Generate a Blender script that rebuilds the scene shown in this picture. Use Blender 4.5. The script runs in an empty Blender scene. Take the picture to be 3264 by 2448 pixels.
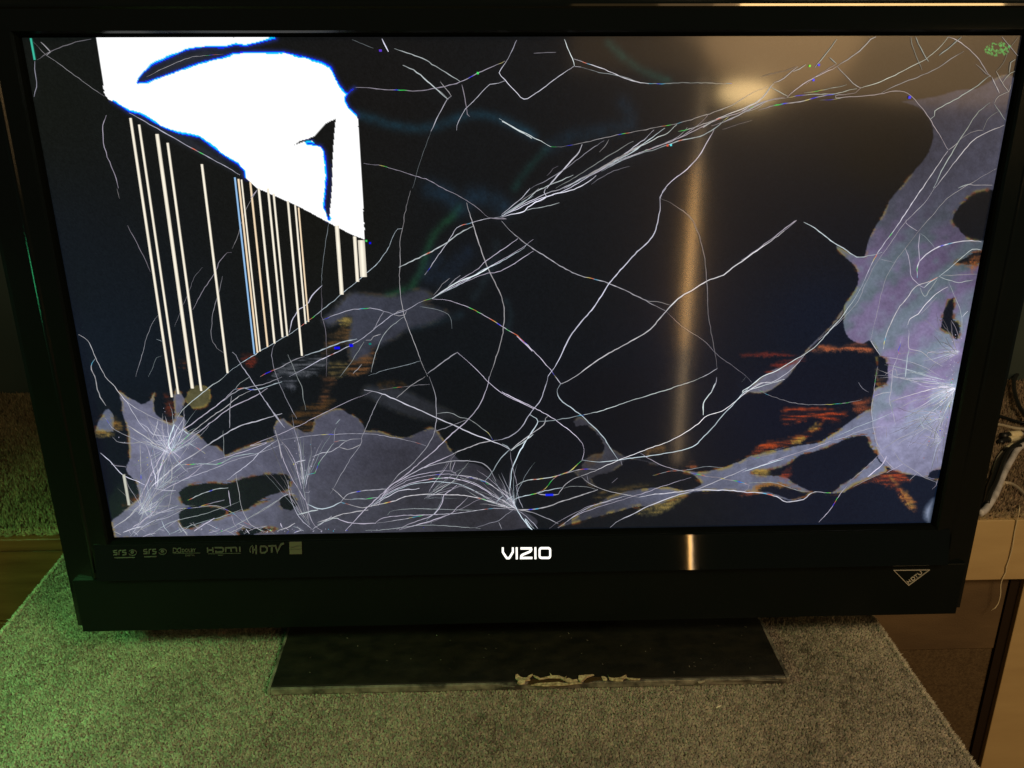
import bpy, bmesh, math, random
import numpy as np
from mathutils import Vector, Matrix
random.seed(7); rng=np.random.default_rng(11)
scn=bpy.context.scene; C=scn.collection

# ---------------------------------------------------------------- camera
CAM=np.array([-4.43532825e-02,-8.86659025e-01,5.15708709e-01])
PITCH,YAW,ROLL,FPX=3.63868906e-01,3.04109841e-02,-2.31472129e-03,2837.0
def basis():
    cp,sp,cy,sy,cr,sr=(math.cos(PITCH),math.sin(PITCH),math.cos(YAW),math.sin(YAW),math.cos(ROLL),math.sin(ROLL))
    f=np.array([sy*cp,cy*cp,-sp]); rt=np.array([cy,-sy,0.]); up=np.cross(rt,f)
    return rt*cr+up*sr, up*cr-rt*sr, f
RT,UP,FW=basis()
cd=bpy.data.cameras.new('camera'); cam=bpy.data.objects.new('camera',cd); C.objects.link(cam)
cd.sensor_width=36; cd.lens=FPX/3264*36; cd.clip_start=.02; cd.clip_end=60
cam.matrix_world=Matrix(((RT[0],UP[0],-FW[0],CAM[0]),(RT[1],UP[1],-FW[1],CAM[1]),(RT[2],UP[2],-FW[2],CAM[2]),(0,0,0,1)))
scn.camera=cam

# ---------------------------------------------------------------- world, view
w=bpy.data.worlds.new('World'); scn.world=w; w.use_nodes=True
w.node_tree.nodes['Background'].inputs[0].default_value=(.80,.95,.78,1)
w.node_tree.nodes['Background'].inputs[1].default_value=.030
scn.view_settings.view_transform='Standard'; scn.view_settings.look='None'
scn.view_settings.exposure=0; scn.view_settings.gamma=1

# ---------------------------------------------------------------- lamps of the room, plus an added highlight strip (all behind or beside the camera)
def area(name,loc,target,sx,sy,power,col,spread=180,shape='RECTANGLE'):
    l=bpy.data.lights.new(name,'AREA'); l.shape=shape; l.size=sx; l.size_y=sy; l.energy=power; l.color=col; l.spread=math.radians(spread)
    o=bpy.data.objects.new(name,l); C.objects.link(o); o.location=loc
    o.rotation_euler=(Vector(target)-Vector(loc)).to_track_quat('-Z','Y').to_euler(); return o
# warm lit wall seen mirrored in the top right of the panel
area('lit_wall_lamp',(1.80,-2.5,.73),(1.80,0,.73),2.5,.86,10.5,(1,.61,.27),shape='ELLIPSE')
area('lit_wall_lamp',(.62,-2.5,.68),(.62,0,.68),.7,.5,.55,(1,.60,.22))
area('ridge_highlight_lamp',(1.33,-2.49,.645),(1.33,0,.645),.94,.05,4.0,(1,.62,.24))  # added strip, only for the gold highlight on the top bezel ridge
# narrow gap of a lit doorway: the upright streak
area('doorway_gap_lamp',(.545,-1.6,-.25),(.545,0,-.25),.006,1.4,.42,(1,.68,.36),shape='ELLIPSE')
area('doorway_gap_lamp',(.540,-1.601,-.06),(.540,0,-.06),.0075,.56,.38,(1,.50,.13),shape='ELLIPSE')
# shaded lamp: the bright flat spot
area('table_lamp',(1.03,-2.9,.33),(.3,0,.3),.22,.09,1.15,(1,.68,.30),shape='ELLIPSE')
area('table_lamp',(1.16,-2.91,.56),(.3,0,.5),.62,.52,2.2,(1,.58,.24),shape='ELLIPSE')
# ceiling light of the room, warm, high on the right
area('ceiling_lamp',(1.3,-1.7,1.9),(.2,0,-.2),.7,.7,29,(1,.76,.46))
# green lamp on the left, aimed down at the platform
area('green_lamp',(-1.2,-.55,.50),(-.66,-.12,-.16),.2,.2,1.7,(.24,1,.27),66)
area('green_night_lamp',(-1.4,.02,.10),(-.45,-.05,-.2),.12,.12,.34,(.08,1,.36))
# weak warm light of the room on the left
area('far_room_lamp',(-1.6,-1.2,1.8),(-.6,.2,-.2),.5,.5,5,(1,.58,.28))

# ---------------------------------------------------------------- helpers
def at(x,y,axis=1,val=0.):
    d=FW*FPX+RT*(x-1632)+UP*(1224-y); t=(val-CAM[axis])/d[axis]; return CAM+t*d
def lin(c):
    c=np.asarray(c,float)/255.; return np.where(c<=.04045,c/12.92,((c+.055)/1.055)**2.4)
def tag(o,label=None,cat=None,group=None,kind=None):
    if label: o['label']=label
    if cat: o['category']=cat
    if group: o['group']=group
    if kind: o['kind']=kind
    return o
def empty(name,loc,label,cat,group=None):
    o=bpy.data.objects.new(name,None); C.objects.link(o); o.location=loc; o.empty_display_size=.05
    return tag(o,label,cat,group)
def link(name,me,mat,parent=None):
    o=bpy.data.objects.new(name,me); C.objects.link(o)
    if mat is not None: me.materials.append(mat)
    if parent is not None:
        o.parent=parent
        # all coordinates below are written in world space
        base=Vector((0,0,0)); p=parent
        while p is not None: base+=p.location; p=p.parent
        o.location=-base
    return o
def mesh(name,verts,faces,mat,parent=None,col=None,smooth=False):
    me=bpy.data.meshes.new(name)
    verts=np.asarray(verts,np.float32); faces=np.asarray(faces,np.int32)
    n=len(faces); k=faces.shape[1]
    me.vertices.add(len(verts)); me.vertices.foreach_set('co',verts.ravel())
    me.loops.add(n*k); me.loops.foreach_set('vertex_index',faces.ravel())
    me.polygons.add(n); me.polygons.foreach_set('loop_start',np.arange(0,n*k,k,dtype=np.int32))
    try: me.polygons.foreach_set('loop_total',np.full(n,k,np.int32))
    except Exception: pass
    if col is not None:
        a=me.attributes.new('tone','FLOAT_COLOR','POINT')
        a.data.foreach_set('color',np.c_[col,np.ones(len(col))].astype(np.float32).ravel())
    me.update(calc_edges=True)
    if smooth: me.polygons.foreach_set('use_smooth',np.ones(n,bool))
    me.validate()
    return link(name,me,mat,parent)
def from_bm(name,bm,mat,parent=None,smooth=False):
    me=bpy.data.meshes.new(name); bmesh.ops.recalc_face_normals(bm,faces=bm.faces); bm.to_mesh(me); bm.free()
    if smooth:
        for p in me.polygons: p.use_smooth=True
    return link(name,me,mat,parent)
def box(name,lo,hi,mat,parent=None,bev=.0,seg=2):
    bm=bmesh.new(); bmesh.ops.create_cube(bm,size=1)
    for v in bm.verts: v.co=Vector([lo[i]+(v.co[i]+.5)*(hi[i]-lo[i]) for i in range(3)])
    if bev: bmesh.ops.bevel(bm,geom=bm.edges[:],offset=bev,segments=seg,affect='EDGES',profile=.5)
    return from_bm(name,bm,mat,parent)
def catmull(P,step):
    P=[np.asarray(p,float) for p in P]; n=len(P)
    if n==2: 
        k=max(1,int(np.linalg.norm(P[1]-P[0])/step)); return np.array([P[0]+(P[1]-P[0])*i/k for i in range(k+1)])
    Q=[2*P[0]-P[1]]+P+[2*P[-1]-P[-2]]; out=[]
    for i in range(1,n):
        a,b,c,d=Q[i-1],Q[i],Q[i+1],Q[i+2]; k=max(1,int(np.linalg.norm(c-b)/step))
        for j in range(k):
            t=j/k; out.append(.5*(2*b+(c-a)*t+(2*a-5*b+4*c-d)*t*t+(3*b-a-3*c+d)*t**3))
    out.append(P[-1]); return np.array(out)
def tube(name,P,r,mat,parent=None,seg=10,step=.006,r1=None):
    P=catmull(P,step); n=len(P); V=[];F=[]
    u=None
    for i in range(n):
        t=P[min(i+1,n-1)]-P[max(i-1,0)]; t/=np.linalg.norm(t)+1e-12
        if u is None: u=np.cross(t,[0,0,1] if abs(t[2])<.9 else [1,0,0])
        u=u-t*(u@t); u/=np.linalg.norm(u); v=np.cross(t,u)
        rr=r if r1 is None else r+(r1-r)*i/(n-1)
        for j in range(seg):
            a=2*math.pi*j/seg; V.append(P[i]+rr*(math.cos(a)*u+math.sin(a)*v))
    for i in range(n-1):
        for j in range(seg):
            F.append((i*seg+j,i*seg+(j+1)%seg,(i+1)*seg+(j+1)%seg,(i+1)*seg+j))
    bm=bmesh.new(); bv=[bm.verts.new(p) for p in V]
    for f in F: bm.faces.new([bv[i] for i in f])
    bm.faces.new(bv[:seg][::-1]); bm.faces.new(bv[-seg:])
    return from_bm(name,bm,mat,parent,smooth=True)

# ---------------------------------------------------------------- materials
def mat(name,base,rough=.5,spec=.5,metal=0.,bump=None,var=None,coat=0,emit=None,estr=1,attr=False,rvar=None):
    m=bpy.data.materials.new(name); m.use_nodes=True; nt=m.node_tree; N=nt.nodes; L=nt.links; b=N['Principled BSDF']
    b.inputs['Base Color'].default_value=(*base,1); b.inputs['Roughness'].default_value=rough
    b.inputs['Specular IOR Level'].default_value=spec; b.inputs['Metallic'].default_value=metal; b.inputs['Coat Weight'].default_value=coat
    tc=N.new('ShaderNodeTexCoord')
    def noise(scale,detail=5,stretch=None):
        t=N.new('ShaderNodeTexNoise'); t.inputs['Scale'].default_value=scale; t.inputs['Detail'].default_value=detail
        if stretch:
            mp=N.new('ShaderNodeMapping'); mp.inputs['Scale'].default_value=stretch; L.new(tc.outputs['Object'],mp.inputs[0]); L.new(mp.outputs[0],t.inputs['Vector'])
        else: L.new(tc.outputs['Object'],t.inputs['Vector'])
        return t
    if var:  # (scale, colour a, colour b, stretch, lo, hi)
        t=noise(var[0],8,var[3]); r=N.new('ShaderNodeValToRGB'); L.new(t.outputs[0],r.inputs[0])
        r.color_ramp.elements[0].color=(*var[1],1); r.color_ramp.elements[1].color=(*var[2],1)
        r.color_ramp.elements[0].position=var[4]; r.color_ramp.elements[1].position=var[5]
        L.new(r.outputs[0],b.inputs['Base Color'])
    if rvar: # (scale, lo, hi)
        t=noise(rvar[0],6); mr=N.new('ShaderNodeMapRange'); mr.inputs[1].default_value=.35; mr.inputs[2].default_value=.7
        mr.inputs[3].default_value=rvar[1]; mr.inputs[4].default_value=rvar[2]; L.new(t.outputs[0],mr.inputs[0]); L.new(mr.outputs[0],b.inputs['Roughness'])
    if bump:
        t=noise(bump[0],6,bump[2] if len(bump)>2 else None); bp=N.new('ShaderNodeBump'); bp.inputs['Strength'].default_value=bump[1]; bp.inputs['Distance'].default_value=.002
        L.new(t.outputs[0],bp.inputs['Height']); L.new(bp.outputs[0],b.inputs['Normal'])
    if attr:
        a=N.new('ShaderNodeAttribute'); a.attribute_name='tone'
        if attr=='emit':
            L.new(a.outputs['Color'],b.inputs['Emission Color']); b.inputs['Emission Strength'].default_value=estr
            m.cycles.emission_sampling='NONE'
        else: L.new(a.outputs['Color'],b.inputs['Base Color'])
    if emit: b.inputs['Emission Color'].default_value=(*emit,1); b.inputs['Emission Strength'].default_value=estr
    return m
M={}
M['panel']=mat('lcd_panel',(.006,.006,.007),.08,.5,attr='emit',coat=.32)
M['panel'].node_tree.nodes['Principled BSDF'].inputs['Coat Roughness'].default_value=.27
M['crack']=mat('glass_crack',(.05,.05,.055),.35,.4,attr='emit')
M['pixel']=mat('lit_pixels',(.01,.01,.01),.3,.3,attr='emit')
M['gloss']=mat('gloss_black_plastic',(.0030,.0042,.0036),.035,.5,bump=(60,.004))
M['lip']=mat('matt_black_lip',(.003,.004,.0035),.6,.0)
M['bezel']=mat('black_plastic',(.0032,.0048,.0042),.14,.38,rvar=(9,.10,.22),bump=(1400,.05))
M['satin']=mat('satin_black_plastic',(.0030,.0048,.0044),.3,.16,bump=(1800,.08),rvar=(11,.25,.4))
M['base']=mat('dusty_black_base',(.010,.009,.007),.35,.35,var=(40,(.007,.007,.006),(.024,.020,.014),(1,1.6,1),.35,1),rvar=(30,.35,.5),bump=(300,.1))
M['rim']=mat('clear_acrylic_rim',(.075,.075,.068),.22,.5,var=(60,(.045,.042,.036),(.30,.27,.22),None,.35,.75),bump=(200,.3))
M['film']=mat('torn_film',(.42,.33,.2),.6,.3,var=(300,(.24,.17,.09),(.62,.5,.32),None,.35,.65),bump=(700,.5))
M['glint']=mat('pale_glint',(.34,.3,.22),.5,.4)  # pale colour that paints bright glints on the base edge
M['hole']=mat('bare_chipboard',(.05,.028,.012),.9,.1,bump=(500,.5))
M['print']=mat('grey_print',(.06,.06,.05),.5,.3)
M['label']=mat('energy_label',(.09,.085,.06),.5,.3)
M['white']=mat('lit_logo',(.8,.8,.8),.4,.3,emit=(1,1,1),estr=1.1)
M['chrome']=mat('silver_badge',(.62,.57,.48),.25,.6,metal=.35)
M['pile']=mat('carpet_pile',(.3,.26,.2),1,.0,attr='base')
M['backing']=mat('carpet_backing',(.1,.085,.06),1,0,var=(400,(.05,.04,.03),(.16,.13,.1),None,.3,.7),bump=(600,.6))
M['tan']=mat('tan_plywood',(.42,.27,.11),.5,.3,var=(6,(.42,.29,.135),(.50,.36,.17),(1,1,5),.3,.75),bump=(260,.15,(1,1,8)))
M['wood']=mat('brown_wood',(.12,.06,.03),.4,.4,var=(7,(.12,.040,.014),(.21,.075,.026),(1,1,12),.3,.7),bump=(200,.2,(1,1,12)))
M['brown']=mat('brown_board',(.13,.085,.045),.6,.2,var=(5,(.085,.055,.03),(.17,.11,.055),(1,1,3),.35,.75),bump=(350,.25))
M['kick']=mat('rough_brown_panel',(.08,.055,.03),.9,.1,var=(240,(.07,.046,.025),(.125,.085,.045),None,.3,.7),bump=(420,.6))
M['dark']=mat('gap_shade',(.02,.012,.007),.8,.1,bump=(300,.2))  # near-black colour stands in for the shade inside the gap
M['wall']=mat('room_wall',(.035,.05,.046),.7,.2,var=(3,(.028,.042,.038),(.045,.062,.056),None,.3,.7),bump=(120,.15))
M['cgrey']=mat('grey_cable',(.36,.35,.37),.4,.4,var=(40,(.34,.32,.31),(.60,.57,.57),None,.3,.6))
M['ctan']=mat('tan_cable',(.45,.38,.27),.5,.3)
M['cblack']=mat('black_cable',(.012,.012,.012),.35,.4,bump=(500,.1))
M['cream']=mat('cream_plug',(.72,.62,.38),.4,.4)
M['thread']=mat('thread',(.6,.5,.32),.9,.1)
M['lint']=mat('lint',(.7,.66,.5),.9,.1)
# ---- traced outlines. Letter = tile of the survey of the panel, converted below to metres on the panel
TILE={'A':(0,0),'B':(800,0),'C':(1600,0),'D':(2364,0),'E':(0,600),'F':(800,600),'G':(1600,600),'H':(2364,600),
 'I':(0,1200),'J':(800,1200),'K':(1600,1200),'L':(2364,1200)}
def pts(s):
    out=[];t=None
    for w in s.split():
        if w in TILE: t=TILE[w];continue
        x,y=w.split(',');out.append((t[0]+float(x)*.40687,t[1]+float(y)*.40687))
    return out
WHITE='A 755,290 2155,290 2165,305 2050,335 1930,365 1840,358 1740,380 1640,372 1560,378 1450,400 1350,445 1200,510 1130,570 1090,620 1080,645 1140,637 1250,600 1400,545 1550,490 1750,440 1830,410 2000,400 2212,405 B 250,402 420,440 560,480 630,520 660,590 690,650 740,718 765,722 790,700 812,690 770,725 748,760 747,790 770,840 832,895 832,905 845,1050 860,1300 872,1475 F 880,200 893,403 800,368 610,270 390,150 210,70 50,0 A 1915,1388 1905,1340 1860,1290 1760,1230 1640,1140 1560,1080 1400,1050 1290,1010 1200,960 1100,900 1010,880 950,840 890,800 850,778 822,745 790,540'
WHOLE='B 665,930 590,965 540,1020 510,1055 450,1085 380,1105 335,1140 420,1108 480,1100 500,1130 550,1145 575,1180 590,1260 600,1380 F 592,0 580,150 610,237 622,150 635,0 B 640,1280 650,1100'
# leak patches: (name, srgb, fringe strength, fringe width px, raggedness, outline)
LEAK=[
('leak_patch',(58,61,74),.25,8,5,'F 560,1030 640,960 710,880 780,822 900,825 1060,840 1180,830 1290,790 1380,800 1420,860 1350,900 1430,930 1540,980 1400,1060 1250,1100 1120,1180 1020,1230 950,1260 930,1330 830,1360 780,1350 770,1280 750,1200 770,1120 780,1010 700,1050 600,1080'),
('leak_patch',(104,105,126),.8,7,2.5,'I 900,1262 885,1190 875,1135 960,1065 1050,980 1090,940 1060,810 1000,765 990,700 1015,660 1010,560 1003,440 985,370 960,290 950,200 935,115 1000,160 1070,195 1110,220 1170,190 1215,120 1205,210 1225,300 1270,335 1340,370 1365,340 1370,300 1365,230 1360,150 1390,80 1420,130 1450,180 1430,250 1400,300 1430,310 1460,350 1450,400 1480,440 1530,440 1580,480 1640,540 1700,545 1745,590 1760,620 1900,560 2050,510 2212,470 J 0,540 100,500 190,470 175,420 200,350 260,330 300,370 350,400 400,430 470,430 500,330 560,290 640,260 700,250 760,290 830,320 880,380 895,420 1000,425 1100,460 1220,475 1330,430 1430,400 1500,480 1560,560 1640,660 1800,700 1980,850 2060,1000 2060,1200 I 1500,1262'),
('leak_patch',(92,98,118),1,9,3,'I 745,430 780,340 830,262 850,255 890,310 893,400 888,432'),
('leak_patch',(44,48,56),.1,5,4,'J 870,150 890,80 1000,80 1150,90 1280,140 1400,200 1500,240 1600,290 1640,330 1560,340 1430,350 1300,330 1150,280 1020,220 920,160'),
('leak_patch',(62,63,74),.35,7,5,'K 560,350 620,312 700,370 760,440 830,530 880,580 980,630 1100,650 1240,690 1180,690 1100,658 1000,650 950,662 930,700 850,750 760,770 700,800 730,850 780,880 680,850 620,790 560,748 620,730 640,660 700,620 790,600 800,560 780,490 720,420 650,380 580,392'),
('leak_patch',(102,106,128),1,10,3,'K 440,1182 560,1110 650,1040 760,990 850,935 950,905 1100,880 1230,870 1320,868 1400,890 1460,890 1560,850 1530,800 1480,760 1400,740 1480,740 1560,750 1730,715 1850,670 1960,620 2100,590 2212,555 L 150,600 300,575 450,540 600,520 680,470 760,420 850,350 940,290 1010,255 1090,330 1060,630 1130,700 1130,750 1050,780 960,820 880,850 830,890 760,915 560,907 500,940 380,972 200,925 0,905 K 2000,905 1900,905 1750,895 1600,900 1500,905 1440,930 1340,960 1200,1010 1050,1020 900,1060 700,1110 560,1150'),
('leak_patch',(120,120,146),.7,7,2,'D 1250,795 1400,850 1480,950 1500,1080 1450,1220 1350,1340 1240,1475 H 1165,90 1105,210 1045,310 990,420 968,530 940,545 870,520 740,450 790,520 870,590 915,680 905,760 860,840 805,920 800,1020 800,1080 830,1160 900,1210 960,1215 1000,1190 1040,1240 1080,1300 1065,1390 1060,1455 L 1080,60 1140,62 1100,70 1050,90 1030,150 1015,255 1030,400 1060,560 1070,640 1130,700 1190,735 1260,760 1340,770 1440,790 1530,802 1620,700 2212,0 D 2212,800 1800,700 1500,760'),
('leak_patch',(104,104,122),.5,6,3,'H 700,1090 790,985 800,935 740,1030 640,1140 540,1235 460,1320 350,1385 200,1450 L 0,150 60,120 90,128 150,130 220,112 300,55 365,0 H 420,1400 480,1320 600,1190'),
('leak_patch',(118,128,150),.1,4,3,'L 1450,1020 1500,960 1478,1100 1466,1142 1436,1110 1432,1060'),
('leak_patch',(92,88,60),.9,6,4,'I 1450,170 1500,85 1580,70 1640,100 1645,190 1600,240 1500,250 1490,225 1455,200'),
]
# dark holes inside the leaks
HOLE=['I 1400,910 1430,880 1500,850 1650,835 1800,835 1900,800 2050,770 2212,765 J 150,760 290,770 310,800 298,880 250,900 150,930 60,980 I 2120,960 2000,1000 1920,1050 1850,1060 1790,1080 1750,1030 1640,1012 1500,1020 1430,990',
'I 1400,1080 1420,1040 1520,1015 1650,1020 1770,1050 1760,1090 1690,1120 1600,1140 1500,1190 1430,1180 1405,1130',
'J 225,980 240,940 290,925 340,940 362,980 350,1030 310,1050 260,1040 230,1010',
'I 1860,1222 1920,1190 2050,1185 2150,1190 J 200,1195 60,1225 I 1900,1262',
'L 80,752 110,740 170,740 250,725 340,700 400,660 450,620 560,590 660,560 770,510 840,480 970,465 1010,540 1040,590 1070,630 1030,660 950,730 880,790 830,820 780,850 700,910 560,905 500,880 400,830 350,790 280,780 150,775 100,770',
'L 120,870 150,850 300,850 380,870 480,905 540,905 500,935 440,955 380,965 300,935 200,905 130,905',
'H 2100,0 1850,30 1750,100 1680,180 1650,250 1700,320 1780,390 1905,412 2100,410',
'H 1670,580 1740,550 1870,490 1900,560 1870,590 1830,600 1740,595',
'H 1560,1100 1580,980 1620,880 1660,850 1662,950 1650,1030 1700,1050 1712,1090 1690,1190 1640,1140',
'L 1460,790 1470,750 1560,725 1620,740 1600,800 1530,800',
'H 1065,1310 1130,1340 1150,1475 L 1130,55 1070,60']
# orange stains: (srgb, streak, outline)
STAIN=[((150,56,30),1,'L 320,250 400,250 560,245 700,255 800,275 830,290 760,320 700,350 560,325 440,360 320,355'),
((150,60,30),1,'L 160,520 300,500 400,470 500,440 560,390 645,365 620,410 570,440 500,480 440,520 300,550 180,575 90,590'),
((150,140,60),.8,'L 540,400 580,375 615,380 580,420 545,430'),((150,140,60),.8,'L 390,500 440,478 500,480 460,520 400,530'),
((130,50,36),.6,'L 300,790 340,730 385,700 372,790 350,810'),
((140,58,36),.7,'L 960,820 1060,780 1130,755 1190,735 1310,790 1330,812 1240,830 1260,880 1320,930 1360,990 1365,1060 1300,1020 1250,960 1220,900 1150,860 1080,830'),
((160,130,64),.4,'L 1140,755 1200,820 1250,880 1310,920 1350,990 1355,1050 1300,1010 1255,950 1240,880 1190,820'),
((150,80,50),.8,'H 540,1280 620,1230 760,1240 900,1210 1000,1240 1025,1295 900,1270 780,1265 640,1285'),
((96,34,30),1,'H 0,1300 300,1290 500,1330 430,1370 300,1420 180,1450 240,1380 420,1320 0,1312'),
((90,32,26),.9,'L 690,320 760,325 765,360 720,362'),((120,60,40),.9,'L 870,200 940,175 1010,180 990,230 920,290 880,260'),
((100,60,34),.8,'L 1060,0 1130,10 1140,60 1070,60 1050,60'),
((96,34,24),.6,'E 1885,1310 1990,1300 2010,1360 1960,1395 1890,1350'),((84,44,26),.8,'E 1410,1360 1480,1350 1450,1410 1420,1400'),
((80,34,24),.6,'I 1290,140 1330,150 1350,200 1350,340 1310,290'),((90,44,24),.6,'I 960,1010 1050,940 1095,940 1020,990 985,1030'),
((120,104,56),.8,'F 690,1040 740,1005 785,1010 775,1075 700,1075'),((76,56,34),.8,'F 600,1150 760,1080 760,1180 640,1260 560,1330 580,1240'),
((104,88,50),.8,'F 620,1370 700,1360 770,1400 720,1475 610,1475'),((90,60,36),.8,'F 780,1360 860,1330 940,1290 960,1240 975,1330 900,1440 780,1475 740,1430'),
((76,50,34),.9,'J 540,0 660,0 620,140 560,260 480,300 540,180 560,60'),((66,46,26),.8,'J 290,300 400,240 520,210 660,180 560,290 500,330 470,430 400,430 350,400'),
((56,40,24),.3,'J 980,60 1080,35 1180,40 1215,72 1100,92 1000,85'),((84,62,38),.4,'K 1090,600 1160,560 1250,530 1285,580 1220,625 1130,625'),
((66,52,38),.3,'K 640,660 720,620 790,605 780,640 700,700 640,700'),
((122,104,58),.5,'K 1040,1065 1150,1010 1300,980 1440,932 1400,970 1320,1030 1220,1080 1110,1088'),((66,54,34),.6,'K 700,950 800,890 950,862 1100,840 1200,845 1100,882 950,912 800,962'),
((110,60,38),.7,'K 1450,700 1490,665 1530,700 1500,740'),((128,60,40),.8,'K 1800,900 1960,905 1960,925 1880,930'),
((120,90,44),.6,'I 885,310 940,340 960,400 930,440 895,420'),((130,108,56),.4,'I 740,430 890,432 888,462 740,462'),
((150,82,40),.6,'H 1680,590 1780,590 1810,660 1830,600 1870,580 1905,470 1870,500 1790,560 1810,600'),
((150,120,56),.5,'K 1960,760 2000,735 2080,730 2100,770 1990,785'),((130,100,50),.6,'K 1980,860 2060,845 2212,840 2212,865 2080,860 2000,905 1975,890'),
((132,84,44),.9,'L 130,845 250,840 360,850 460,880 300,860 160,862 130,895 100,880'),
((84,86,92),.95,'F 250,1360 560,1320 600,1400 420,1475 180,1475'),((74,76,84),.9,'J 150,30 240,0 340,0 355,90 320,110 260,80'),
]
# straight lit pixel columns: top x,y bottom x,y width srgb   (survey px)
COL=[(411,376,554,1265,6.4,0),(439,397,574,1255,5.6,0),(496,427,619,1237,8.6,0),(530,455,647,1245,6,0),(640,523,730,1188,6,0),
(748,565,813,1128,4.6,1),(758,570,824,1123,5,2),(768,572,832,1119,4,0),(796,580,856,1105,5,2),(823,600,878,1094,5.6,0),(853,600,903,1074,5.4,0),(871,616,918,1070,5,0),
(916,639,965,1133,5.4,0),(940,653,976,1031,4.6,0),(951,661,985,1025,4,2),(1073,718,1091,938,10,0),(1131,753,1140,897,8.5,0),(1155,765,1156,882,17,0),(395,1511,413,1609,8,3),
(100,122,112,191,5,4)]
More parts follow.
